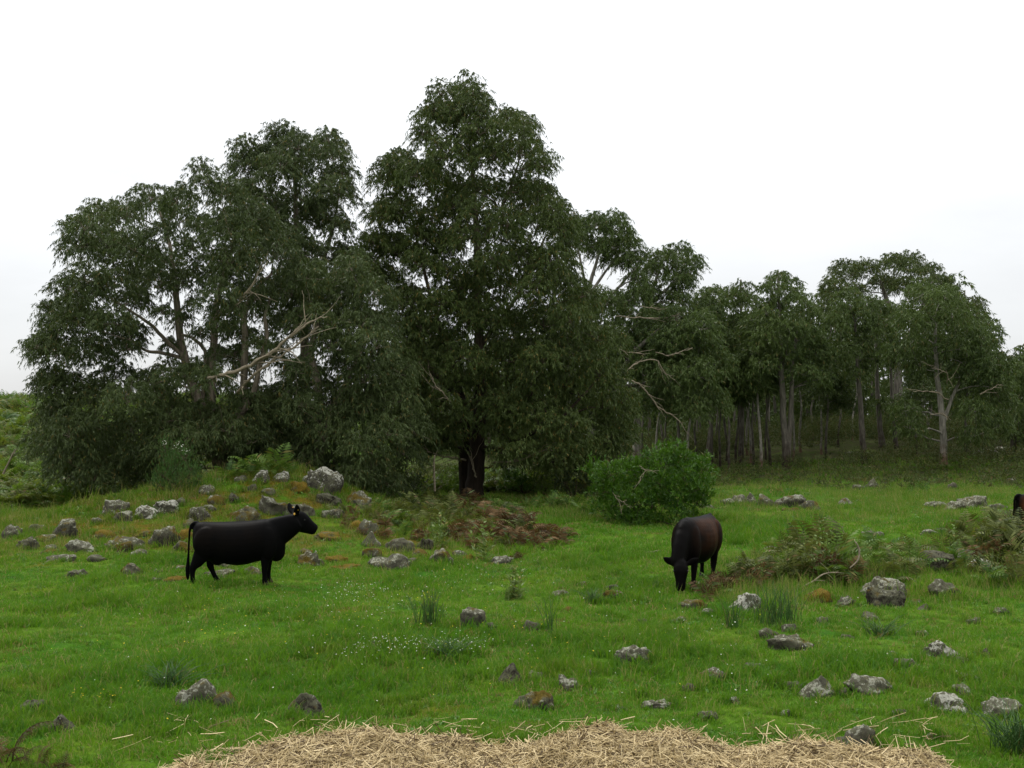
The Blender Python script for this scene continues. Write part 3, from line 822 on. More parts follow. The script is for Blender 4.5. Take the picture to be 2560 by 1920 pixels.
stand_tree('low rounded gum tree at the right edge of the stand', 64, [[(2535, 1130, 7), (2530, 1010, 5), (2525, 920, 2.5)]],
           [(2530, 905, 32), (2560, 920, 34), (2600, 915, 36), (2540, 960, 40), (2590, 970, 42), (2640, 950, 38), (2540, 1030, 40), (2590, 1040, 40), (2650, 1030, 44), (2550, 1080, 30), (2620, 1090, 36)], 2.4, 38)

# slender plantation gums: three kinds of crown, copied
def slender(seed, h):
    rng = np.random.default_rng(seed)
    cl = []; rad = []
    for k in range(11):
        t = k / 10
        z = h * (0.55 + 0.42 * t)
        w = 1.15 * (1 - 0.65 * t) + 0.15
        a = rng.random() * 6.28
        cl.append([math.cos(a) * w * rng.random(), math.sin(a) * w * rng.random(), z]); r = 0.55 + 0.45 * rng.random() * (1 - 0.4 * t)
        rad.append([r, r, r * 1.05])
    zz = np.linspace(-0.2, h * 0.95, 7)
    P = np.stack([np.cumsum(rng.normal(size=7) * 0.09), np.cumsum(rng.normal(size=7) * 0.09), zz], -1)
    return build_tree('slender_gum', (0, 0, 0), [(P, np.linspace(0.095, 0.025, 7))], cl, rad, M['gum_leaf_far'], M['bark_far'] if seed % 2 else M['bark_white'], seed, per=52, K=13, L=0.22, W=0.048, twig=0.42, twigs=2, flare=1.2)


def copy_thing(o, parent=None):
    c = o.copy(); C.objects.link(c); c.parent = parent
    for ch in o.children: copy_thing(ch, c)
    return c


protos = [slender(51, 10.6), slender(52, 11.2), slender(53, 9.6)]
spots = [(1614, 68), (1640, 63), (1668, 72), (1684, 65), (1704, 70), (1722, 62), (1740, 67), (1770, 61), (1792, 74), (1806, 64), (1815, 70), (1831, 61.5), (1845, 68), (1858, 64), (1867, 73), (1876, 67), (1890, 63),
         (1901, 60.5), (1921, 68), (1930, 63), (1982, 67), (2000, 72), (2052, 70), (2075, 66), (2098, 73), (2285, 68), (2318, 72), (2400, 66), (2445, 70), (2500, 72), (1590, 75), (1655, 78), (1750, 80), (1835, 82), (1915, 80), (2030, 80), (2130, 78)]
rng = np.random.default_rng(5)
for i, (px, Y) in enumerate(spots):
    kind = i if i < 3 else int(rng.integers(3))
    o = protos[kind] if i < 3 else copy_thing(protos[kind])
    X = (px - 1280) / F * Y
    o.location = on(X, Y)
    topy = np.interp(px, [1580, 1700, 1770, 1850, 1960, 2010, 2060, 2130, 2300, 2420, 2500, 2560], [760, 770, 730, 730, 720, 770, 830, 800, 780, 830, 930, 960]) + 25 + 110 * rng.random()
    hgt = at(px, topy, Y)[2] - float(gz(X, Y))
    s = 0.8 + 0.25 * rng.random()
    o.scale = (s, s, hgt / ([10.6, 11.2, 9.6][kind] * 1.03))
    o.rotation_euler = (rng.normal() * 0.02, rng.normal() * 0.025, rng.random() * 6.28)
    if Y > 76: lb = ('slender gum at the very back of the shady stand', 'slender gums at the back of the stand')
    elif px < 1760: lb = ('slender gum with a thin straight trunk directly behind the bright green shrub', 'slender gums behind the shrub')
    elif px < 1945: lb = ('slender gum in the tightest row, left of the two brown trunks', 'slender gums in the tightest row')
    elif px < 2110: lb = ('slender gum between the two brown trunks and the dark footed trunk', 'slender gums in the middle of the stand')
    elif px < 2350: lb = ('slender gum in the shade left of the white trunk', 'slender gums left of the white trunk')
    else: lb = ('slender gum in the shade right of the white trunk', 'slender gums right of the white trunk')
    tag(o, lb[0], 'tree', lb[1])

# wood behind, one mass
rng = np.random.default_rng(8)
cl, rad, mbw = [], [], MB()
for k in range(170):
    Y = 84 + 46 * rng.random()
    px = 930 + (2720 - 930) * rng.random()
    X = (px - 1280) / F * Y
    z0 = float(gz(X, Y)); h = 8.5 + 3.5 * rng.random()
    if 2060 < px < 2460: h += 1.0
    if px > 2480: h = 7
    P = np.stack([X + np.cumsum(rng.normal(size=5) * 0.1), np.full(5, Y), z0 + np.linspace(-0.3, h * 0.9, 5)], -1)
    mbw.tube(P, np.linspace(0.17, 0.05, 5), 5)
    for q in range(7):
        t = q / 6
        w = 1.7 * (1 - 0.5 * t)
        cl.append([X + rng.normal() * w * 0.6, Y + rng.normal() * w * 0.6, z0 + h * (0.06 + 0.88 * t)])
        r = 1.25 - 0.35 * t + 0.3 * rng.random(); rad.append([r, r, r])
P, D, _ = spray_points(np.array(cl), np.array(rad), 7.0, 11, rng, 0.6, 0.9)
wood = link('far_wood', leaf_mesh('far_wood', P, D, 0.42 * (0.7 + 0.6 * rng.random(len(P))), 0.12, rng, True), M['gum_leaf_far'])
tag(wood, 'dark wood of gum crowns filling the background behind the stand', 'wood', None, 'stuff')
tag(link('far_trunks', mbw.mesh('far_trunks', True), M['bark_far']), 'mass of thin grey trunks deep inside the wood', 'trunks', None, 'stuff')

# ------------------------------------------------------------------ shrubs
def shrub(name, label, base_px, Y, lst, depth, seed, lm, per=70, K=10, L=0.075, W=0.02, twig=0.2, droop=-0.35, cat='shrub', layers=2, group=None, bare=None):
    c_, r_ = pclumps(lst, Y, depth, seed, layers, 0.88)
    X = (base_px - 1280) / F * Y
    b = on(X, Y)
    rng_ = np.random.default_rng(seed)
    st = []
    for k in range(4):
        tip = c_[rng_.integers(len(c_))]
        p = bez(b + np.array([0, 0, -0.05]), tip, 0.1, 5, rng_)
        st.append((p, np.linspace(0.045, 0.012, 5)))
    return build_tree(name, b, st, c_, r_, lm, M['stem'], seed, per=per, K=K, L=L, W=W, twig=twig, droop=droop, twigs=4, label=label, cat=cat, group=group, flare=0, foliage='foliage', wood='stem', limb_r=0.022, dead=bare, tri=False)


YS = 33.0
shrub('shrub', 'big bright green rounded shrub behind the grazing cow', 1615, YS,
      [(1498, 1190, 26), (1530, 1180, 30), (1570, 1165, 30), (1610, 1165, 30), (1645, 1150, 30), (1660, 1130, 26), (1690, 1125, 24), (1710, 1150, 28), (1740, 1165, 26), (1755, 1155, 16), (1700, 1185, 34), (1650, 1195, 36), (1600, 1205, 36),
       (1550, 1215, 36), (1505, 1230, 32), (1740, 1205, 32), (1755, 1230, 24), (1778, 1198, 14), (1700, 1230, 36), (1650, 1245, 36), (1600, 1255, 36), (1550, 1262, 34), (1505, 1265, 28), (1735, 1260, 28), (1690, 1275, 30), (1530, 1295, 26), (1580, 1300, 30), (1640, 1295, 30), (1700, 1300, 24), (1550, 1318, 16), (1610, 1320, 18)],
      1.35, 61, M['shrub_leaf'], per=110, K=10, L=0.13, W=0.042,
      bare=[stem(31.4, [(1530, 1232, 1.8), (1545, 1245, 1.6), (1562, 1258, 1.4), (1572, 1268, 1.0)]), stem(31.4, [(1598, 1162, 1.6), (1606, 1172, 1.5), (1612, 1180, 1.4), (1606, 1190, 1.0)])])
shrub('heath_shrub', 'upright feathery green heath bush on the stony mound', 445, 31.0,
      [(412, 1112, 9), (418, 1130, 11), (448, 1125, 12), (455, 1140, 13), (468, 1135, 8), (425, 1150, 15), (445, 1160, 18), (475, 1165, 13), (410, 1180, 17), (440, 1190, 22), (475, 1190, 18), (495, 1195, 10), (400, 1205, 18), (430, 1215, 22), (465, 1218, 22), (490, 1222, 16), (410, 1235, 15), (445, 1240, 18), (475, 1240, 15)],
      0.5, 62, M['heath_leaf'], per=330, K=9, L=0.075, W=0.014, twig=0.2, droop=-1.0)
shrub('shrub', 'light green low shrub right of the dark twin trunk', 1310, 46.0, [(1270, 1200, 16), (1290, 1190, 18), (1315, 1200, 18), (1300, 1215, 18), (1265, 1220, 16), (1335, 1215, 14)], 0.8, 63, M['shrub_leaf'], per=120, L=0.1, W=0.034)
shrub('shrub', 'yellow green upright shrub between the dark trunk and the big shrub', 1360, 45.0, [(1345, 1180, 14), (1360, 1168, 14), (1375, 1185, 16), (1340, 1205, 16), (1365, 1210, 18), (1390, 1205, 14), (1350, 1235, 16), (1380, 1235, 16)], 0.8, 64, M['lime_leaf'], per=95, L=0.1, W=0.032)
shrub('shrub', 'dark leafy shrub left of the big bright shrub', 1435, 42.0, [(1410, 1190, 24), (1440, 1180, 26), (1470, 1200, 26), (1420, 1220, 26), (1450, 1230, 28), (1475, 1245, 24), (1410, 1250, 22), (1440, 1262, 22)], 1.1, 65, M['dark_leaf'], per=100, L=0.1, W=0.034)
shrub('shrub', 'pale yellow green thicket left of the dark twin trunk', 1120, 47.0, [(1125, 1190, 16), (1140, 1175, 16), (1110, 1205, 18), (1135, 1210, 18), (1095, 1220, 16), (1120, 1228, 16)], 0.9, 66, M['lime_leaf'], per=95, L=0.1, W=0.032)
shrub('shrub', 'dull green thicket under the drooping gum foliage', 1020, 41.0, [(980, 1195, 22), (1010, 1185, 22), (1040, 1195, 24), (1000, 1220, 24), (1035, 1225, 24), (965, 1215, 18)], 0.9, 67, M['dark_leaf'], per=95, L=0.1, W=0.032)
shrub('shrub', 'small green bush on the right pasture below the white trunk', 2290, 46.0, [(2275, 1225, 12), (2292, 1218, 13), (2308, 1226, 12), (2285, 1240, 14), (2305, 1242, 13)], 0.5, 68, M['shrub_leaf'], per=70, L=0.09, W=0.024)

# undergrowth at the edge of the stand, one mass
rng = np.random.default_rng(9)
cl, rad = [], []
for k in range(95):
    px = 1560 + 1080 * rng.random() ** 0.6; Y = 50 + 16 * rng.random()
    if px < 1800: Y = 56 + 12 * rng.random()
    X = (px - 1280) / F * Y
    r = 0.3 + 0.5 * rng.random() * (1.3 if px > 2150 else 0.8)
    p = on(X, Y); p[2] += r * 0.45
    cl.append(p); rad.append([r * 1.3, r * 1.2, r * 0.8])
for k in range(46):                                # spilling out over the rank grass
    px = 1760 + 860 * rng.random(); Y = 46.5 + 8 * rng.random(); X = (px - 1280) / F * Y
    r = 0.16 + 0.26 * rng.random(); p = on(X, Y); p[2] += r * 0.3
    cl.append(p); rad.append([r * 1.7, r * 1.5, r])
for k in range(150):                               # deeper in the stand
    px = 1480 + 1180 * rng.random(); Y = 68 + 16 * rng.random(); X = (px - 1280) / F * Y
    r = 0.6 + 0.8 * rng.random(); p = on(X, Y); p[2] += r * 0.6
    cl.append(p); rad.append([r * 1.3, r * 1.2, r])
for k in range(40):                                # beneath the tallest gum and at the foot of the left group
    px = 940 + 560 * rng.random(); Y = 48 + 10 * rng.random()
    X = (px - 1280) / F * Y
    r = 0.35 + 0.5 * rng.random(); p = on(X, Y); p[2] += r * 0.4
    cl.append(p); rad.append([r * 1.4, r * 1.2, r * 0.9])
P, D, _ = spray_points(np.array(cl), np.array(rad), 22, 9, rng, 0.25, -0.2, 0.3)
tag(link('undergrowth', leaf_mesh('undergrowth', P, D, 0.15 * (0.6 + 0.8 * rng.random(len(P))), 0.035, rng), M['scrub_leaf']), 'low dull green scrub at the foot of the stand of gums', 'scrub', None, 'stuff')

# ------------------------------------------------------------------ cows
def loft(mb, secs, ref=(0, 1, 0), fixed=None, n=20, p=2.2):
    """secs: (x, y, z, side half-width, other half-width)"""
    S = np.array(secs, float)
    c = S[:, :3]
    tan = unit(np.gradient(c, axis=0))
    if fixed is not None: tan = np.broadcast_to(np.array(fixed, float), tan.shape)
    s = np.array(ref, float)[None] - (tan @ np.array(ref, float))[:, None] * tan
    s = unit(s)
    u = np.cross(tan, s)
    a = np.linspace(0, 2 * np.pi, n, endpoint=False)
    ca, sa = np.cos(a), np.sin(a)
    ca = np.sign(ca) * np.abs(ca) ** (2 / p); sa = np.sign(sa) * np.abs(sa) ** (2 / p)
    ring = c[:, None] + S[:, 3][:, None, None] * ca[None, :, None] * s[:, None] + S[:, 4][:, None, None] * sa[None, :, None] * u[:, None]
    m = len(S)
    v = np.vstack([ring.reshape(-1, 3), c[0], c[-1]])
    i = np.arange(m - 1)[:, None] * n; j = np.arange(n)[None]; k = (j + 1) % n
    q = np.stack([i + j, i + k, i + n + k, i + n + j], -1).reshape(-1, 4)
    t0 = np.stack([np.full(n, m * n), k[0], j[0]], -1)
    t1 = np.stack([np.full(n, m * n + 1), (m - 1) * n + j[0], (m - 1) * n + k[0]], -1)
    mb.add(v, q, np.vstack([t0, t1]))


def ball(mb, c, r):
    c = np.array(c, float); r = np.array(r, float)
    th = np.linspace(0.12, np.pi - 0.12, 9)
    secs = [(c[0] + r[0] * math.cos(t), c[1], c[2], r[1] * math.sin(t), r[2] * math.sin(t)) for t in th]
    loft(mb, secs, fixed=(1, 0, 0), n=16, p=2)


def turn(pts, pivot, yaw):
    out = []
    cy, sy = math.cos(yaw), math.sin(yaw)
    for s in pts:
        dx, dy = s[0] - pivot[0], s[1] - pivot[1]
        out.append((pivot[0] + dx * cy - dy * sy, pivot[1] + dx * sy + dy * cy, *s[2:]))
    return out


OX = 1.0       # local origin: mid barrel on the ground


def make_cow(name, pose, coat, legs, label, loc, yaw, head_yaw=0.0, tags=False, scale=1.0):
    mb = MB()
    tr = [(.07, 0, .98, .11, .20), (.13, 0, .97, .19, .31), (.26, 0, .93, .255, .375), (.42, 0, .89, .275, .405), (.6, 0, .875, .31, .42), (.78, 0, .86, .35, .44), (.96, 0, .85, .37, .455),
          (1.16, 0, .865, .355, .447), (1.34, 0, .895, .32, .43), (1.5, 0, .915, .285, .42), (1.64, 0, .905, .25, .42), (1.76, 0, .90, .205, .40), (1.86, 0, .92, .15, .33), (1.93, 0, .95, .09, .24)]
    loft(mb, tr, fixed=(1, 0, 0), n=28, p=2.25)
    for s in (-1, 1):
        ball(mb, (.36, s * .19, .88), (.26, .13, .34))         # haunch
        ball(mb, (1.6, s * .19, .85), (.18, .095, .36))        # shoulder
    ball(mb, (1.52, 0, 1.28), (.2, .07, .07))                  # withers
    ball(mb, (1.74, 0, .66), (.19, .13, .20))                  # brisket
    ball(mb, (.56, 0, .50), (.13, .13, .10))                   # udder
    for (sy, hip) in legs['hind']:
        loft(mb, [(x, sy * w, z, a, b) for (x, w, z, a, b) in hip], ref=(0, 1, 0), n=14)
    for (sy, fo) in legs['fore']:
        loft(mb, [(x, sy * w, z, a, b) for (x, w, z, a, b) in fo], ref=(0, 1, 0), n=14)
    neck, head, ears, eyes, piv = pose
    loft(mb, neck, n=20)
    hd = turn(head, piv, head_yaw)
    ry = (-math.sin(head_yaw), math.cos(head_yaw), 0)
    loft(mb, hd, ref=ry, n=18, p=2.4)
    for e in ears:
        e2 = turn(e, piv, head_yaw)
        loft(mb, e2, ref=(0.25 * math.cos(head_yaw), 0.25 * math.sin(head_yaw), 1) if e[0][2] < 1 else (math.cos(head_yaw), math.sin(head_yaw), 0.25), n=10, p=2)
    tail = [(.17, 0, 1.27, .05, .05), (.09, 0, 1.285, .04, .04), (.03, 0, 1.24, .035, .035), (-.005, 0, 1.12, .03, .03), (-.015, .0, .9, .026, .026), (-.02, 0, .68, .026, .026), (-.03, 0, .5, .035, .035), (-.04, 0, .34, .05, .05), (-.035, 0, .2, .045, .045), (-.03, 0, .1, .018, .018)]
    loft(mb, tail, n=10, p=2)
    me0 = mb.mesh('raw_body')
    for v in me0.vertices: v.co.x -= OX
    tmp = bpy.data.objects.new('raw_body', me0); C.objects.link(tmp)
    rm = tmp.modifiers.new('r', 'REMESH'); rm.mode = 'VOXEL'; rm.voxel_size = 0.0165
    sm = tmp.modifiers.new('s', 'SMOOTH'); sm.factor = 0.5; sm.iterations = 11
    dg = bpy.context.evaluated_depsgraph_get()
    me = bpy.data.meshes.new_from_object(tmp.evaluated_get(dg))
    me.name = 'body'
    bpy.data.objects.remove(tmp); bpy.data.meshes.remove(me0)
    me.polygons.foreach_set('use_smooth', np.ones(len(me.polygons), dtype=bool))
    me.materials.clear()
    root = empty(name, loc, yaw)
    root.scale = (scale, scale, scale)
    tag(root, label, 'cow')
    link('body', me, coat, root)
    for e in turn(eyes, piv, head_yaw):
        b = MB(); ball(b, (e[0] - OX, e[1], e[2]), (.021, .017, .021)); link('eye', b.mesh('eye', True), M['eye'], root)
    for grp in ('hind', 'fore'):
        for (sy, sec) in legs[grp]:
            x, w, z, a, b_ = sec[-1]
            b = MB(); loft(b, [(x - OX - .005, sy * w, .065, .046, .052), (x - OX + .01, sy * w, .03, .052, .064), (x - OX + .02, sy * w, -.01, .056, .072)], n=12)
            link('hoof', b.mesh('hoof', True), M['hoof'], root)
    if tags:
        for e in tags:
            (q,) = turn([e], piv, head_yaw)
            b = MB(); loft(b, [(q[0] - OX + .016, q[1] - .016, q[2], e[3], e[4]), (q[0] - OX + .006, q[1] - .006, q[2], e[3], e[4])], ref=(0.7, .7, 0.02), n=14, p=2 if e[3] < .03 else 4)
            link('ear_tag', b.mesh('ear_tag'), M['tag_yellow'], root)
    return root


HIND_BACK = [(.34, .16, .9, .12, .22), (.30, .17, .72, .10, .175), (.235, .175, .58, .085, .155), (.165, .18, .47, .065, .115), (.10, .18, .385, .054, .08), (.09, .18, .28, .044, .056), (.095, .18, .17, .042, .050), (.105, .18, .10, .048, .056), (.12, .18, .045, .05, .06)]
HIND_FWD = [(.38, .16, .9, .12, .22), (.40, .17, .72, .10, .16), (.40, .17, .58, .085, .125), (.39, .17, .46, .065, .09), (.385, .17, .375, .054, .075), (.43, .17, .27, .044, .054), (.475, .17, .17, .042, .050), (.515, .17, .10, .048, .056), (.545, .17, .045, .05, .06)]
FORE = [(1.58, .17, .82, .075, .15), (1.555, .17, .62, .07, .115), (1.54, .165, .48, .066, .09), (1.535, .16, .36, .058, .070), (1.53, .16, .30, .054, .064), (1.53, .16, .19, .044, .05), (1.53, .16, .10, .048, .054), (1.54, .16, .045, .05, .06)]
FORE2 = [(a + (.05 * (1 - c)), b, c, d, e) for (a, b, c, d, e) in FORE]
legs_stand = {'hind': [(-1, HIND_BACK), (1, HIND_FWD)], 'fore': [(-1, FORE), (1, FORE2)]}
neck_up = [(1.58, 0, 1.0, .21, .33), (1.72, 0, 1.06, .18, .32), (1.86, 0, 1.125, .15, .29), (2.0, 0, 1.19, .13, .25), (2.12, 0, 1.255, .12, .21), (2.2, 0, 1.30, .10, .15)]
head_up = [(2.05, 0, 1.39, .08, .10), (2.12, 0, 1.35, .122, .185), (2.20, 0, 1.295, .140, .215), (2.28, 0, 1.245, .138, .205), (2.36, 0, 1.195, .116, .178), (2.43, 0, 1.155, .102, .150), (2.495, 0, 1.12, .098, .132), (2.55, 0, 1.09, .096, .118), (2.585, 0, 1.07, .074, .085)]
ear_up = [[(2.13, s * .09, 1.44, .04, .04), (2.12, s * .14, 1.48, .072, .036), (2.105, s * .195, 1.535, .084, .032), (2.09, s * .235, 1.60, .062, .026), (2.075, s * .265, 1.66, .022, .014)] for s in (-1, 1)]
pose_up = (neck_up, head_up, ear_up, [(2.29, s * .118, 1.315) for s in (-1, 1)], (2.0, 0))
neck_dn = [(1.55, 0, 1.02, .21, .31), (1.70, 0, .97, .185, .31), (1.84, 0, .87, .16, .28), (1.95, 0, .75, .145, .24), (2.03, 0, .63, .135, .20), (2.09, 0, .53, .125, .17), (2.12, 0, .47, .10, .13)]
head_dn = [(2.10, 0, .59, .07, .07), (2.13, 0, .54, .115, .125), (2.16, 0, .46, .138, .15), (2.185, 0, .38, .136, .147), (2.21, 0, .29, .11, .122), (2.235, 0, .205, .094, .102), (2.25, 0, .13, .092, .092), (2.26, 0, .075, .085, .08), (2.262, 0, .04, .06, .055)]
ear_dn = [[(2.10, s * .10, .525, .035, .035), (2.09, s * .16, .545, .07, .034), (2.08, s * .225, .575, .085, .03), (2.07, s * .285, .605, .065, .024), (2.06, s * .335, .635, .02, .012)] for s in (-1, 1)]
pose_dn = (neck_dn, head_dn, ear_dn, [(2.225, s * .125, .41) for s in (-1, 1)], (1.9, 0))
legs_graze = {'hind': [(-1, HIND_BACK), (1, HIND_FWD)], 'fore': [(-1, FORE), (1, [(a + .16 * (1 - min(c, .8) / .8), b, c, d, e) for (a, b, c, d, e) in FORE])]}

g = ground(598, 1457)
make_cow('cow', pose_up, M['coat_black'], legs_stand, 'black cow standing side on with raised head and yellow ear tags', (g[0], g[1], g[2] - 0.04), math.radians(6), math.radians(24), scale=0.955,
         tags=[(2.115, -.205, 1.545, .016, .016), (2.05, -.17, 1.455, .019, .026), (2.135, .19, 1.56, .013, .013)])
th = math.radians(-118)
nose = ground(1688, 1489)
gb = on(nose[0] - 1.24 * math.cos(th), nose[1] - 1.24 * math.sin(th))
make_cow('cow', pose_dn, M['coat_brown'], legs_graze, 'black cow with brown flanks grazing head down, facing the camera', gb, th, math.radians(18))
k3 = on((2531 - 1280) / F * 27.6 + 0.98, 27.6)
make_cow('cow', pose_dn, M['coat_brown'], legs_graze, 'dark cow cut off by the right edge behind the bracken bank', k3, math.radians(4))

# ------------------------------------------------------------------ rocks
bmi = bmesh.new(); bmesh.ops.create_icosphere(bmi, subdivisions=4, radius=1.0)
ICO4 = np.array([v.co[:] for v in bmi.verts]); ICO4F = np.array([[v.index for v in f.verts] for f in bmi.faces]); bmi.free()
bmi = bmesh.new(); bmesh.ops.create_icosphere(bmi, subdivisions=3, radius=1.0)
ICO3 = np.array([v.co[:] for v in bmi.verts]); ICO3F = np.array([[v.index for v in f.verts] for f in bmi.faces]); bmi.free()
ROCK_XY = []


def rock_mesh(seed, w, d, h, shape, big):
    rng = np.random.default_rng(seed)
    p = (ICO4 if big else ICO3).copy()
    f = ICO4F if big else ICO3F
    if shape == 'block':
        p = np.sign(p) * np.abs(p) ** 0.55
        p /= np.abs(p).max()
    ncut = {'round': 8, 'slab': 11, 'block': 7, 'peak': 4, 'moss': 2}[shape]
    for k in range(ncut):
        nrm = unit(rng.normal(size=3) * np.array([1, 1, 0.8]))
        if shape == 'slab' and k < 2: nrm = unit(np.array([rng.normal() * .3, rng.normal() * .2, 1]))
        off = 0.52 + 0.3 * rng.random()
        e = p @ nrm - off
        p -= np.outer(np.maximum(0, e) * 0.88, nrm)
    if shape == 'peak':
        t = np.clip(p[:, 2], 0, 1)
        p[:, 0] = p[:, 0] * (1 - 0.78 * t) + 0.05 * t
        p[:, 1] *= 1 - 0.7 * t
    o = rng.random(3) * 50
    fr, am = (1.5, 0.26) if shape != 'moss' else (1.8, 0.26)
    nd = np.array([mnoise.fractal(Vector(q * fr + o), 0.75, 2.2, 6) + (0.0 if shape == 'moss' else 0.32 * (0.5 - abs(mnoise.noise(Vector(q * 2.9 + o))) * 2)) for q in p])
    p = p + unit(p) * (nd * (am * (0.45 if shape == 'peak' else 1.0)))[:, None]
    p[:, 2] = np.where(p[:, 2] < -0.4, -0.4 + (p[:, 2] + 0.4) * 0.3, p[:, 2])
    hi = p[:, 2].max()
    wid = np.ptp(p[:, 0]) / 2
    p = p / np.array([wid, wid, hi])
    p = p * np.array([w / 2, d / 2, h])
    p[:, 0] += p[:, 2] * rng.normal() * 0.12
    return mesh_np('rock', p, f, shape == 'moss')


def rock(px, py, w, h, mat, shape, label, group=None, seed=None):
    b = ground(px, py)
    s = b[1] / F
    W, H = w * s * (1.55 if shape == 'peak' else 1.12), h * s * (0.98 if py < 1460 else 1.1)
    seed = int(px * 7 + py * 13) if seed is None else seed
    rng = np.random.default_rng(seed)
    D = W * (0.65 + 0.3 * rng.random())
    b = on(b[0], b[1] + D * 0.3)
    me = rock_mesh(seed, W, D, max(H, 0.05), shape, w > 55)
    nm = 'moss_hummock' if mat == 'moss' else 'rock'
    o = link(nm, me, M[mat], None, (b[0], b[1], b[2] - 0.14 * H), (0, 0, rng.normal() * 0.12))
    tag(o, label, 'moss' if mat == 'moss' else 'rock', group)
    ROCK_XY.append((b[0], b[1], W * (0.18 if mat == 'moss' else 0.28 if shape == 'peak' else 0.42), D * (0.18 if mat == 'moss' else 0.40)))


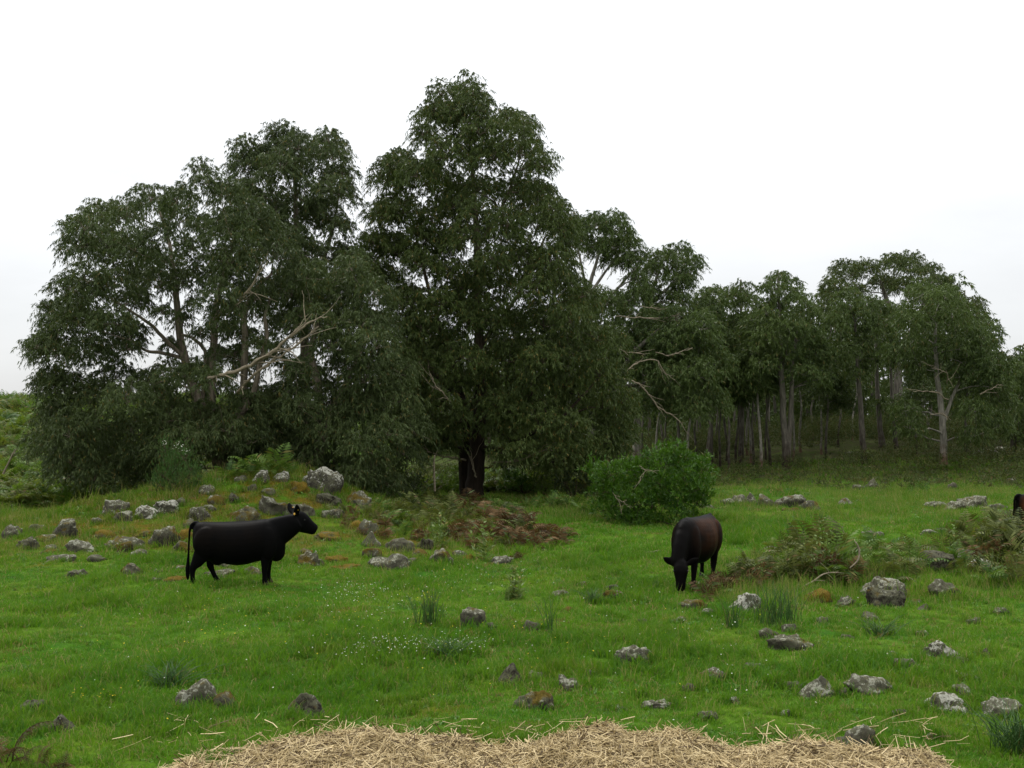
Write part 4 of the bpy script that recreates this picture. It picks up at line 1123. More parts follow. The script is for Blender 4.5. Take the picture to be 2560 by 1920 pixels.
S_MOUND = ('small lichen spotted stone on the mound behind the standing cow', 'small stones on the mound')
S_LEFT = ('small grey stone in the grass left of the standing cow', 'small stones left of the standing cow')
S_MID = ('small grey stone in the grass between the two cows', 'small stones between the cows')
S_FORE = ('small flat grey stone sunk in the foreground grass right of middle', 'small stones sunk in the foreground')
S_ROW = ('jagged grey rock in the low row right of the green shrub', 'row of rocks right of the shrub')
S_OUT = ('rough grey rock of the low outcrop near the right edge', 'rocks of the right outcrop')
S_MOSS = ('low golden brown moss hummock on the stony slope', 'moss hummocks on the stony slope')
S_FAR = ('pale rock on the rise at the foot of the gums, far right', 'far pale rocks')
R = [
 (26, 1343, 56, 35, 'rock_grey', 'round', 'dark grey boulder touching the left edge of the picture'),
 (54, 1371, 64, 30, 'rock_grey', 'slab', 'wedge shaped grey rock below the boulder at the left edge'),
 (87, 1331, 44, 21, 'rock_grey', 'round', 'low grey rock between the left edge boulder and the lichen block'),
 (150, 1341, 66, 46, 'rock_lichen', 'block', 'chunky lichen topped grey rock at the left foot of the mound'),
 (113, 1352, 52, 15) + ('rock_moss', 'round') + S_LEFT, (126, 1379, 42, 17) + ('rock_grey', 'slab') + S_LEFT,
 (203, 1383, 90, 38, 'rock_lichen', 'slab', 'wide wedge rock with moss patches and pale lichen, left of the standing cow'),
 (311, 1381, 92, 40, 'rock_moss', 'slab', 'wide grey rock with brown moss in its middle, left of the standing cow'),
 (258, 1347, 50, 20, 'moss', 'moss') + S_MOSS, (345, 1340, 60, 14, 'moss', 'moss') + S_MOSS,
 (400, 1368, 92, 57, 'rock_moss', 'round', 'large rounded grey boulder with mossy side just left of the cow tail'),
 (456, 1352, 44, 34, 'moss', 'moss', 'tall brown moss cushion between the large boulder and the cow tail'),
 (278, 1290, 74, 42, 'rock_lichen', 'block', 'pale flat topped rock at the upper left of the mound'),
 (245, 1309, 34, 14) + ('rock_lichen', 'slab') + S_MOUND,
 (297, 1305, 60, 26, 'rock_lichen', 'slab', 'mossy rock with white lichen below the pale flat topped rock'),
 (354, 1295, 60, 32, 'rock_white', 'slab', 'white lichened rock leaning left, second from the heath bush'),
 (415, 1283, 64, 28, 'rock_white', 'slab', 'white lichened low rock below the heath bush'),
 (512, 1236, 44, 22, 'rock_lichen', 'round', 'pale capped rock just right of the heath bush'),
 (540, 1263, 50, 24, 'rock_moss', 'round', 'moss edged rock on the mound above the cow rump'),
 (582, 1256, 32, 25, 'rock_dark', 'round', 'small blackish lump standing in for the dark hollow in the mound middle'),  # lump added for a dark hollow, its shade put into the colour
 (447, 1262, 34, 16) + ('rock_grey', 'round') + S_MOUND,
 (647, 1208, 42, 32, 'rock_white', 'round', 'white lichened rock at the top of the mound'),
 (600, 1205, 36, 16) + ('rock_grey', 'slab') + S_MOUND, (700, 1201, 40, 24, 'rock_white', 'slab', 'white spotted stone right of the topmost white rock on the mound'),
 (800, 1226, 102, 64, 'rock_white', 'slab', 'largest dark rock with white lichen at the top right of the mound'),
 (740, 1232, 60, 26, 'moss', 'moss', 'brown moss cushion left of the largest rock on the mound'),
 (890, 1263, 64, 38, 'rock_moss', 'round', 'brown mossy rock on the right shoulder of the mound'),
 (815, 1262, 62, 30, 'rock_dark', 'round', 'dull dark rock below the largest rock of the mound'),
 (672, 1287, 76, 52, 'rock_lichen', 'block', 'big squarish lichen crusted rock above the cow back'),
 (607, 1302, 80, 36, 'rock_moss', 'slab', 'long moss and lichen rock just above the cow back'),
 (668, 1238, 34, 16) + ('rock_grey', 'round') + S_MOUND, (626, 1228, 26, 18) + ('rock_grey', 'slab') + S_MOUND,
 (497, 1302, 56, 36, 'rock_lichen', 'round', 'rounded lichen rock just above the cow tail head'),
 (522, 1281, 38, 18) + ('rock_lichen', 'round') + S_MOUND, (470, 1318, 34, 22) + ('rock_grey', 'round') + S_MOUND,
 (747, 1294, 82, 36, 'rock_grey', 'round', 'grey rock partly hidden behind the head of the standing cow'),
 (828, 1295, 50, 22, 'rock_lichen', 'slab', 'pale grey rock right of the raised cow head'),
 (920, 1336, 54, 44, 'rock_grey', 'round', 'rounded dark grey rock right of the cow, above the upright stone'),
 (925, 1367, 36, 42, 'rock_grey', 'peak', 'upright pointed grey stone right of the standing cow'),
 (926, 1395, 46, 26, 'rock_moss', 'block', 'low squarish stone in front of the upright pointed stone'),
 (768, 1414, 68, 40, 'rock_moss', 'round', 'domed grey rock with mossy foot below the cow chin'),
 (790, 1391, 16, 14, 'rock_white', 'peak', 'tiny white stone beside the domed rock below the cow chin'),
 (820, 1350, 68, 20, 'moss', 'moss') + S_MOSS, (835, 1406, 60, 18, 'moss', 'moss') + S_MOSS, (760, 1384, 40, 14, 'moss', 'moss') + S_MOSS, (890, 1322, 40, 22, 'moss', 'moss') + S_MOSS, (870, 1422, 80, 10, 'moss', 'moss') + S_MOSS,
 (143, 1404, 66, 22, 'rock_moss', 'slab', 'low mossy rock below the wide wedge rock, far left'), (239, 1403, 44, 16) + ('rock_grey', 'slab') + S_LEFT, (343, 1395, 44, 24) + ('rock_grey', 'round') + S_LEFT,
 (418, 1393, 54, 12, 'moss', 'moss') + S_MOSS, (120, 1385, 50, 14, 'moss', 'moss') + S_MOSS, (456, 1379, 48, 28, 'rock_moss', 'round', 'rounded rock half hidden by the cow tail'),
 (182, 1445, 60, 24, 'rock_grey', 'round', 'flat grey rock alone in the grass, lowest at far left'),
 (319, 1438, 62, 30, 'rock_grey', 'slab', 'dark edged rock alone in the grass left of the cow hind hooves'),
 (386, 1454, 26, 10) + ('rock_grey', 'slab') + S_LEFT, (434, 1454, 54, 10, 'moss', 'moss') + S_MOSS, (392, 1432, 26, 10) + ('rock_grey', 'slab') + S_LEFT, (272, 1447, 24, 9) + ('rock_grey', 'slab') + S_LEFT,
 (542, 1442, 72, 18, 'rock_grey', 'slab', 'flat pale rock seen between the hind and fore legs of the cow'),
 (565, 1419, 52, 24, 'rock_lichen', 'round', 'pale rock seen under the belly of the standing cow'),
 (629, 1436, 48, 20, 'rock_moss', 'slab', 'mossy stone just behind the cow forelegs'), (454, 1425, 42, 12) + ('rock_grey', 'slab') + S_LEFT,
 (994, 1379, 80, 38, 'rock_grey', 'round', 'broad grey rock at the left of the brown bracken'),
 (1057, 1373, 44, 30, 'rock_dark', 'round', 'dark domed rock right of the broad grey rock by the bracken'),
 (980, 1422, 104, 44, 'rock_lichen', 'slab', 'long grey slab sloping right, in front of the broad grey rock'),
 (1050, 1392, 50, 22, 'rock_moss', 'slab', 'mossy stone behind the long grey slab'),
 (1100, 1410, 62, 42, 'rock_moss', 'slab', 'sloping slab with a brown mossy lower end'), (1025, 1407, 32, 12) + ('rock_grey', 'slab') + S_MID,
 (1147, 1392, 34, 18) + ('rock_lichen', 'round') + S_MID, (1167, 1398, 30, 14, 'moss', 'moss') + S_MOSS, (1225, 1362, 26, 24, 'moss', 'moss', 'single brown moss tuft at the foot of the reddish bracken'),
 (1250, 1412, 60, 26, 'rock_lichen', 'round', 'lichen domed rock with mossy rim below the reddish bracken'),
 (1397, 1495, 46, 18) + ('rock_lichen', 'round') + S_MID, (1533, 1479, 42, 16, 'rock_dark', 'round', 'dark flat stone left of the grazing cow muzzle'), (1537, 1501, 66, 24, 'rock_moss', 'round', 'wide low grassy rock left of the grazing cow muzzle'), (1462, 1467, 32, 12) + ('rock_grey', 'round') + S_MID, (1417, 1532, 32, 14) + ('rock_moss', 'round') + S_MID,
 (1184, 1567, 64, 46, 'rock_lichen', 'block', 'block shaped grey rock in the open grass at centre'), (1225, 1580, 34, 22, 'rock_dark', 'round', 'dark small stone at the right foot of the centre block'),
 (1326, 1578, 42, 24, 'rock_lichen', 'round', 'rounded pale stone right of the centre block'),
 (1580, 1661, 94, 42, 'rock_lichen', 'slab', 'pale wedge rock with a steep left face in the right foreground'),
 (1276, 1711, 60, 50, 'rock_dark', 'peak', 'dark pointed rock in the centre foreground'), (1338, 1700, 52, 18, 'rock_grey', 'slab', 'low flat stone right of the dark pointed rock'),
 (1418, 1727, 58, 38, 'rock_lichen', 'slab', 'pale slanting lichen rock in the centre foreground'), (1475, 1693, 32, 16) + ('rock_lichen', 'round') + S_FORE,
 (1333, 1777, 98, 46, 'rock_moss', 'round', 'broad mossy lichen rock just behind the straw heap'), (1545, 1779, 56, 14) + ('rock_lichen', 'slab') + S_FORE, (1642, 1774, 82, 18, 'rock_lichen', 'slab', 'long low pale rock in the grass right behind the straw'),
 (942, 1619, 36, 12) + ('rock_grey', 'round') + S_MID, (916, 1779, 28, 14, 'rock_dark', 'round', 'small dark clod near the straw, left of centre'),
 (1869, 1533, 80, 53, 'rock_white', 'round', 'rounded rock with one bright white lichen patch beside the rushes'),
 (1731, 1525, 78, 28, 'rock_moss', 'slab', 'low brown rock below the grazing cow muzzle'), (1772, 1540, 40, 16) + ('rock_lichen', 'round') + S_FORE, (1699, 1557, 36, 16) + ('rock_lichen', 'slab') + S_FORE,
 (1924, 1599, 52, 28, 'rock_dark', 'round', 'blackish stone below the rushes on the right'), (1975, 1581, 46, 18) + ('rock_grey', 'slab') + S_FORE,
 (1978, 1623, 106, 32, 'rock_moss', 'slab', 'long mossy rock in front of the blackish stone'),
 (2222, 1497, 116, 54, 'rock_lichen', 'slab', 'big pale flat rock at the right, behind a dark rock'), (2213, 1516, 86, 46, 'rock_dark', 'block', 'dark overhanging rock in front of the big pale flat rock'),
 (2115, 1516, 56, 28, 'rock_grey', 'slab', 'sloping grey stone left of the dark overhanging rock'), (2055, 1508, 72, 30, 'moss', 'moss', 'wide golden moss hummock right of the rushes'),
 (2368, 1491, 74, 40, 'rock_grey', 'round', 'domed grey rock right of the big pale flat rock'), (2316, 1525, 26, 16) + ('rock_grey', 'peak') + S_FORE, (2290, 1512, 40, 14) + ('rock_moss', 'round') + S_FORE,
 (2370, 1646, 96, 40, 'rock_white', 'slab', 'white lichen flat rock near the right edge'), (2405, 1660, 42, 16) + ('rock_grey', 'round') + S_FORE, (2468, 1641, 26, 20, 'rock_dark', 'peak', 'small dark pointed stone right of the white lichen flat rock'),
 (2270, 1676, 86, 26, 'rock_grey', 'round', 'low grey rock left below the white lichen flat rock'), (1885, 1675, 54, 16) + ('rock_grey', 'slab') + S_FORE,
 (1782, 1700, 76, 28, 'rock_moss', 'round', 'tufted brown rock in the tall grass, right foreground'), (1727, 1729, 42, 18) + ('rock_grey', 'round') + S_FORE,
 (2053, 1748, 68, 54, 'rock_lichen', 'peak', 'upright lichen rock in the right foreground'), (2177, 1734, 112, 44, 'rock_lichen', 'round', 'broad lichen rock right of the upright lichen rock'), (2112, 1740, 34, 20) + ('rock_grey', 'round') + S_FORE, (1985, 1724, 48, 16) + ('rock_grey', 'round') + S_FORE,
 (2420, 1742, 48, 28, 'rock_lichen', 'round', 'rounded lichen stone above the white edged rock, right foreground'), (2372, 1782, 94, 44, 'rock_white', 'round', 'white edged round rock in the right foreground'),
 (2510, 1797, 98, 40, 'rock_lichen', 'round', 'lichen rock in the bottom right corner grass'), (2425, 1706, 62, 16) + ('rock_grey', 'slab') + S_FORE, (1965, 1791, 36, 16) + ('rock_lichen', 'round') + S_FORE, (1774, 1802, 50, 18) + ('rock_grey', 'slab') + S_FORE,
 (2145, 1877, 108, 58, 'rock_lichen', 'round', 'large lichen rock at the right end of the straw'), (2548, 1686, 44, 18) + ('rock_grey', 'slab') + S_FORE, (2060, 1559, 42, 12) + ('rock_grey', 'slab') + S_FORE, (2180, 1549, 46, 12) + ('rock_grey', 'round') + S_FORE, (1670, 1767, 32, 14) + ('rock_lichen', 'round') + S_FORE,
 (487, 1776, 96, 72, 'rock_lichen', 'round', 'largest foreground rock, pale lichen, at lower left'), (560, 1775, 74, 48, 'rock_moss', 'round', 'brownish rock touching the right side of the largest foreground rock'), (435, 1784, 32, 22, 'moss', 'moss', 'brown moss clump at the left foot of the largest foreground rock'),
 (75, 1787, 64, 38, 'rock_dark', 'round', 'dark rounded stone at the lower left edge'), (142, 1832, 60, 42, 'rock_dark', 'peak', 'dark jagged stone beside the brown fern'), (754, 1789, 74, 52, 'rock_dark', 'peak', 'dark triangular rock in the lower left foreground'), (183, 1788, 26, 10, 'rock_dark', 'slab', 'tiny dark stone between the two dark stones at lower left'),
 (2186, 1223, 50, 32, 'rock_grey', 'round', 'egg shaped pale boulder at the foot of the gums'), (2147, 1224, 38, 14, 'rock_lichen', 'slab', 'low pale rock left of the egg shaped boulder'), (2384, 1222, 32, 20, 'rock_grey', 'round', 'rounded boulder below the white trunk'), (2535, 1207, 38, 16) + ('rock_lichen', 'round') + S_FAR,
] + [(x, y, w, h, m, s) + S_ROW for (x, y, w, h, m, s) in [(1765, 1272, 42, 14, 'rock_grey', 'slab'), (1820, 1262, 38, 18, 'rock_lichen', 'round'), (1850, 1260, 32, 24, 'rock_lichen', 'peak'), (1878, 1260, 30, 32, 'rock_lichen', 'peak'), (1920, 1266, 46, 32, 'rock_moss', 'block'), (1955, 1266, 38, 24, 'rock_grey', 'slab'), (1990, 1268, 56, 34, 'rock_lichen', 'round'), (2030, 1276, 46, 28, 'rock_moss', 'round'), (1985, 1280, 50, 12, 'rock_moss', 'slab')]] \
  + [(x, y, w, h, m, s) + S_OUT for (x, y, w, h, m, s) in [(2340, 1272, 58, 22, 'rock_lichen', 'slab'), (2390, 1276, 62, 26, 'rock_lichen', 'round'), (2445, 1273, 74, 40, 'rock_lichen', 'round'), (2492, 1276, 52, 22, 'rock_lichen', 'slab'), (2118, 1263, 40, 20, 'rock_lichen', 'peak')]] \
  + [(2470, 1134, 62, 14, 'rock_lichen', 'slab') + S_FAR, (2522, 1132, 52, 16, 'rock_lichen', 'round') + S_FAR, (2130, 1138, 40, 10, 'rock_lichen', 'slab') + S_FAR,
     (2332, 1427, 98, 50, 'rock_dark', 'block', 'rock coloured dark for its undercut shadow at the left end of the bracken bank'), (2412, 1413, 94, 46, 'rock_grey', 'slab', 'broad dull rock under the bracken bank'), (2468, 1443, 88, 44, 'rock_lichen', 'slab', 'pale slanting slab in front of the bracken bank'),  # the undercut rock's shadow is painted as its dark colour
     (1967, 1332, 32, 10) + ('rock_grey', 'slab') + S_FAR[:0] + ('flat grey stone in the grass right of the grazing cow rump',), (2330, 1337, 46, 16, 'rock_lichen', 'round', 'pale low stone in the grass left of the bracken bank'), (2185, 1342, 52, 16, 'rock_grey', 'slab', 'grey low stone behind the green ferns'), (2420, 1340, 36, 12, 'rock_lichen', 'slab', 'pale flat stone nearest the top of the bracken bank')]
S_TINY = ('tiny grey stone peeping out of the grass in the right foreground', 'tiny stones in the right foreground')
R += [(x, y, w, h, m, s_) + S_TINY for (x, y, w, h, m, s_) in [(1610, 1560, 30, 12, 'rock_grey', 'slab'), (1830, 1622, 28, 12, 'rock_lichen', 'round'), (2120, 1600, 36, 14, 'rock_grey', 'slab'), (2230, 1640, 32, 12, 'rock_moss', 'round'), (2310, 1592, 38, 14, 'rock_lichen', 'slab'), (2440, 1562, 42, 16, 'rock_grey', 'slab'), (2505, 1534, 38, 14, 'rock_lichen', 'round'), (1750, 1642, 28, 11, 'rock_moss', 'slab'), (1600, 1742, 32, 14, 'rock_grey', 'round'), (1842, 1762, 38, 16, 'rock_lichen', 'slab'), (2252, 1792, 42, 16, 'rock_grey', 'round'), (2330, 1852, 38, 16, 'rock_lichen', 'slab'), (2490, 1730, 40, 14, 'rock_grey', 'slab'), (1500, 1640, 26, 10, 'rock_grey', 'slab')]]
for r_ in R:
    px, py, w, h, mat, shape, label = r_[:7]
    rock(px, py, w, h, mat, shape, label, r_[7] if len(r_) > 7 else None)

# ------------------------------------------------------------------ bracken: fronds and plants
def frond_mesh(seed, pairs=11, fine=False, curl=0.35, wide=0.34):
    """one arching frond, unit length, stalk at the origin, growing along +X and up"""
    rng = np.random.default_rng(seed)
    mb = MB()
    t = np.linspace(0, 1, 9)
    ang = np.radians(84) - t ** 1.3 * (1.15 + curl)
    dx = np.cos(ang); dz = np.sin(ang)
    P = np.stack([np.cumsum(dx), np.zeros(9), np.cumsum(dz)], -1) / 9
    mb.tube(P, np.linspace(0.011, 0.003, 9), 3, False)
    ax = unit(np.gradient(P, axis=0))
    for k in range(pairs):
        s = 0.26 + 0.72 * k / (pairs - 1)
        i = s * 8; i0 = min(int(i), 7); f = i - i0
        p = P[i0] * (1 - f) + P[i0 + 1] * f
        a = ax[i0]
        ln = wide * (1 - (s - 0.26) / 0.76) ** 0.8 * (0.85 + 0.3 * rng.random()) + 0.02
        up = np.cross(a, np.array([0, 1.0, 0])); up = up if up[2] > 0 else -up
        for sd in (-1, 1):
            d = unit(np.array([0, sd, 0]) + a * 0.45 - up * (0.18 + 0.25 * rng.random()))
            wv = unit(a - (a @ d) * d)
            if not fine:
                w = 0.017 + ln * 0.045
                tip = p + d * ln - up * ln * 0.12
                mid = p + d * ln * 0.45
                mb.add(np.array([p, mid + wv * w, tip, mid - wv * w]), [[0, 1, 2, 3]])
            else:
                for q in range(9):
                    u_ = (q + 0.6) / 9.5
                    b0 = p + d * ln * u_ - up * ln * 0.12 * u_ * u_
                    l2 = ln * 0.24 * (1 - u_ * 0.8)
                    for s2 in (-1, 1):
                        e = unit(wv * s2 + d * 0.35)
                        w2 = d * l2 * 0.22
                        mb.add(np.array([b0, b0 + e * l2 * 0.5 + w2, b0 + e * l2, b0 + e * l2 * 0.5 - w2]), [[0, 1, 2, 3]])
    return mb.mesh('frond')


FR = {}
for key in ('fern', 'fern_grey', 'fern_dead', 'fern_lime'):
    FR[key] = []
    for s in range(3):
        me = frond_mesh(200 + s, 9, False, 0.2 + 0.28 * s if key != 'fern_dead' else 0.35 + 0.3 * s)
        me.materials.append(M[key]); FR[key].append(me)
FRFINE = {}
for key in ('fern_dead', 'fern_lime', 'fern'):
    FRFINE[key] = []
    for s in range(2):
        me = frond_mesh(220 + s, 12, True, 0.5 + 0.35 * s if key == 'fern_dead' else 0.2 + .2 * s, 0.3)
        me.materials.append(M[key]); FRFINE[key].append(me)


def fern(px, py, size_px, n, key, label, group=None, seed=0, fine=False, lean=None, name='bracken_fern', spread=0.12):
    b = ground(px, py)
    S = size_px * (1.1 if fine else {'fern_dead': 1.6, 'fern_grey': 1.42, 'fern': 1.3, 'fern_lime': 1.25}[key]) * b[1] / F
    n = int(n * 1.3) if lean is None else n
    rng = np.random.default_rng(seed + int(px * 3 + py))
    root = empty(name, b)
    tag(root, label, 'fern', group)
    for k in range(n):
        me = (FRFINE if fine else FR)[key][int(rng.integers(2 if fine else 3))]
        a = (k / n) * 6.283 + rng.normal() * 0.35 if lean is None else lean + rng.normal() * 0.5
        o = link('frond', me, None, root, (rng.normal() * spread * S, rng.normal() * spread * S, -0.02 - 0.05 * rng.random()), (rng.normal() * 0.42, rng.normal() * 0.42, a))
        s = S * (0.5 + 0.75 * rng.random())
        o.scale = (s, s, s)
    return root


rng = np.random.default_rng(77)
# green and dull bracken between mound and dark trunk
GRN = ('dull green bracken fern between the mound and the dark twin trunk', 'bracken between mound and dark trunk')
for (x, y, s, k) in [(985, 1262, 46, 'fern'), (1015, 1250, 46, 'fern'), (1050, 1245, 46, 'fern'), (1080, 1255, 44, 'fern_grey'), (1000, 1285, 46, 'fern_grey'), (1035, 1282, 50, 'fern_grey'), (1075, 1285, 50, 'fern_grey'), (1110, 1275, 46, 'fern_grey'),
                     (985, 1312, 44, 'fern'), (1020, 1318, 48, 'fern_grey'), (1060, 1318, 50, 'fern_grey'), (1100, 1312, 50, 'fern_grey'), (1135, 1300, 48, 'fern_grey'), (1140, 1265, 40, 'fern_grey'), (1000, 1340, 40, 'fern'), (1160, 1310, 44, 'fern_grey'), (970, 1285, 36, 'fern'), (1095, 1340, 40, 'fern')]:
    fern(x, y, s, 9, k, *GRN)
RED = ('reddish brown dead bracken in the heap at the centre of the pasture', 'dead bracken heap at centre')
for (x, y, s, k) in [(1165, 1285, 40, 'fern_dead'), (1190, 1275, 40, 'fern_dead'), (1215, 1310, 44, 'fern_dead'), (1250, 1320, 46, 'fern_dead'), (1285, 1322, 46, 'fern_dead'), (1320, 1325, 46, 'fern_dead'), (1200, 1345, 44, 'fern_dead'), (1240, 1352, 46, 'fern_dead'), (1280, 1355, 48, 'fern_dead'), (1320, 1356, 48, 'fern_dead'),
                     (1355, 1350, 44, 'fern_dead'), (1380, 1340, 40, 'fern_dead'), (1160, 1355, 44, 'fern_dead'), (1130, 1345, 40, 'fern_dead'), (1300, 1372, 40, 'fern_dead'), (1345, 1372, 40, 'fern_dead'), (1395, 1362, 34, 'fern_dead'), (1405, 1345, 30, 'fern_dead'), (1180, 1372, 34, 'fern_dead'), (1050, 1352, 34, 'fern_dead'), (1295, 1402, 24, 'fern_dead')]:
    fern(x, y, s, 10, k, *RED)
GD = ('dull green bracken growing through the dead bracken heap', 'green bracken in the dead heap')
for (x, y, s) in [(1260, 1300, 40), (1225, 1335, 40), (1300, 1335, 40), (1180, 1325, 42), (1150, 1330, 42), (1265, 1370, 34)]:
    fern(x, y, s, 8, 'fern_grey', *GD)
ED = ('green fern in the shade between the dead bracken and the big bright shrub', 'ferns in the shade by the big shrub')
for (x, y, s) in [(1405, 1268, 46), (1435, 1275, 44), (1465, 1282, 40), (1330, 1275, 40), (1290, 1272, 40), (1370, 1272, 40), (1490, 1292, 36), (1250, 1275, 36), (1220, 1262, 36)]:
    fern(x, y, s, 8, 'fern', *ED)
MT = ('fresh green fern at the top of the mound under the gum', 'ferns on top of the mound')
for (x, y, s) in [(610, 1195, 60), (650, 1185, 60), (690, 1182, 64), (725, 1188, 50), (580, 1200, 44)]:
    fern(x, y, s, 7, 'fern', *MT)
SH = ('brownish bracken on the right shoulder of the mound', 'bracken on the mound shoulder')
for (x, y, s, k) in [(850, 1285, 30, 'fern_grey'), (880, 1300, 32, 'fern_dead'), (915, 1290, 32, 'fern_grey'), (945, 1300, 34, 'fern_grey'), (960, 1325, 34, 'fern_dead'), (900, 1340, 26, 'fern_dead'), (940, 1270, 34, 'fern'), (970, 1350, 30, 'fern_dead'), (860, 1320, 24, 'fern_dead')]:
    fern(x, y, s, 8, k, *SH)
# right bank of bracken
RB = ('dull bracken plant in the overgrown bank right of the grazing cow', 'bracken of the bank right of the grazing cow')
for (x, y, s, k) in [(1850, 1460, 54, 'fern_grey'), (1885, 1450, 56, 'fern_grey'), (1920, 1450, 50, 'fern_grey'), (1870, 1440, 54, 'fern_grey'), (1830, 1470, 40, 'fern_dead'), (1800, 1475, 44, 'fern_dead'), (1905, 1465, 44, 'fern_dead'), (1960, 1450, 54, 'fern_grey'), (2000, 1440, 56, 'fern_grey'),
                     (2040, 1440, 60, 'fern_grey'), (2075, 1440, 60, 'fern_dead'), (2110, 1450, 50, 'fern_dead'), (2020, 1420, 64, 'fern_grey'), (2060, 1410, 60, 'fern_grey'), (1940, 1430, 50, 'fern_grey')]:
    fern(x, y, s, 10, k, *RB)
for (x, y, s, k) in [(1985, 1405, 80, 'fern_grey'), (2035, 1395, 84, 'fern_grey'), (2085, 1400, 84, 'fern_grey'), (2105, 1425, 80, 'fern'), (2010, 1455, 70, 'fern_grey'), (2060, 1460, 70, 'fern'), (2145, 1455, 64, 'fern_grey'), (2195, 1452, 60, 'fern_grey'), (2250, 1440, 64, 'fern_grey'), (2290, 1425, 64, 'fern'), (1965, 1425, 64, 'fern'), (1900, 1430, 56, 'fern'), (2275, 1400, 60, 'fern_grey')]:
    fern(x, y, s, 10, k, *RB)
RG = ('fresh green bracken fern standing in the bank left of the undercut rock', 'fresh ferns of the bank')
for (x, y, s, k) in [(2130, 1400, 60, 'fern'), (2165, 1395, 64, 'fern'), (2200, 1390, 64, 'fern'), (2150, 1425, 60, 'fern'), (2190, 1420, 60, 'fern'), (2225, 1415, 56, 'fern'), (2120, 1430, 54, 'fern'), (1980, 1385, 40, 'fern_lime'), (1940, 1390, 44, 'fern_lime'), (1900, 1395, 36, 'fern_lime'), (2240, 1390, 50, 'fern_lime')]:
    fern(x, y, s, 8, k, *RG)
BK = ('bracken plant on the rising bank at the right edge', 'bracken of the right edge bank')
for (x, y, s, k) in [(2400, 1385, 60, 'fern_grey'), (2420, 1360, 60, 'fern_grey'), (2465, 1340, 64, 'fern_grey'), (2510, 1330, 64, 'fern_grey'), (2550, 1320, 64, 'fern'), (2400, 1420, 56, 'fern'), (2430, 1445, 56, 'fern_grey'), (2490, 1465, 60, 'fern'), (2550, 1470, 70, 'fern_grey'), (2590, 1400, 80, 'fern_grey'), (2590, 1340, 70, 'fern')]:
    fern(x, y, s, 10, k, *BK)
for (x, y, s, k) in [(2440, 1400, 60, 'fern_lime'), (2470, 1385, 64, 'fern_grey'), (2505, 1380, 66, 'fern_grey'), (2540, 1375, 70, 'fern_grey'), (2490, 1355, 60, 'fern_grey'), (2530, 1345, 60, 'fern_grey'), (2455, 1365, 50, 'fern_lime'), (2500, 1410, 60, 'fern_grey'), (2545, 1410, 64, 'fern_grey'), (2575, 1380, 60, 'fern_grey'),
                     (2450, 1410, 40, 'fern_dead'), (2480, 1400, 44, 'fern_dead'), (2540, 1440, 50, 'fern_grey'), (2510, 1440, 44, 'fern_dead'), (2575, 1430, 60, 'fern_grey'), (2430, 1390, 40, 'fern_dead'), (2560, 1350, 60, 'fern_grey')]:
    fern(x, y, s, 9, k, *BK)
fern(1782, 1486, 76, 4, 'fern_lime', 'tall yellow green fern rising in front of the grazing cow', None, 3, True, 0.4, spread=0.05)
fern(1748, 1494, 36, 4, 'fern_lime', 'yellow green fern beside the muzzle of the grazing cow', None, 4, True)
fern(1775, 1497, 44, 7, 'fern_dead', 'brown bracken at the foot of the tall yellow green fern', None, 5)
fern(1795, 1492, 54, 7, 'fern', 'low green fern right of the tall yellow green fern', None, 6)
fern(30, 1918, 160, 7, 'fern_dead', 'large brown fern in the bottom left corner', None, 7, True, spread=0.1)
fern(125, 1930, 100, 4, 'fern_dead', 'smaller brown fern right of the corner fern', None, 8, True)

# ------------------------------------------------------------------ rushes, thistles, sticks
def rush(px, py, h, w, n, label, group=None, key='rush', lean=0.16):
    b = ground(px, py)
    s = b[1] / F
    rng = np.random.default_rng(int(px + py))
    mb = MB()
    for k in range(n):
        o = np.array([rng.normal() * w * s * 0.22, rng.normal() * w * s * 0.2, -0.02])
        H = h * s * (0.45 + 0.6 * rng.random())
        d = np.array([rng.normal() * lean, rng.normal() * lean, 1.0]) * H
        P = np.array([o, o + d * 0.5, o + d * 0.82 + np.array([d[0] * .2, d[1] * .2, 0]), o + d + np.array([d[0] * 0.6, d[1] * 0.6, -0.03 * H])])
        mb.tube(P, [0.0055, 0.005, 0.0035, 0.0012], 3, False)
    root = empty('rush_tuft', b)
    tag(root, label, 'rush', group)
    link('blades', mb.mesh('blades'), M[key], root)


rush(1075, 1563, 95, 70, 60, 'dark green rush tuft left of the centre block rock')
rush(1378, 1585, 100, 22, 16, 'thin upright rushes right of the rounded pale stone')
rush(1830, 1570, 90, 40, 26, 'rush tuft at the left side of the white patched rock')
rush(1935, 1568, 115, 90, 70, 'largest rush clump right of the white patched rock')
rush(1975, 1555, 100, 60, 30, 'thin rushes at the right end of the largest rush clump')
rush(2050, 1318, 46, 40, 40, 'dark rush tuft in the green pasture behind the bank')
rush(1640, 1480, 50, 24, 16, 'few thin rushes left of the grazing cow head')
rush(2355, 1352, 66, 16, 12, 'single upright rush stand left of the bracken bank')
rush(1990, 1385, 110, 60, 30, 'tall rushes leaning over the bank of bracken')
rush(420, 1715, 60, 90, 80, 'dark grass tuft above the largest foreground rock', None, 'rush', 0.5)
rush(1115, 1645, 50, 90, 110, 'lush dark grass tuft among the white flowers', None, 'rush', 0.5)
rush(1480, 1508, 40, 40, 60, 'short dark grass tuft left of the wide low rock', None, 'rush', 0.5)
rush(2200, 1590, 50, 60, 60, 'dark grass tuft in the right foreground', None, 'rush', 0.5)
rush(2540, 1880, 120, 120, 120, 'long grass at the bottom right corner', None, 'rush', 0.45)


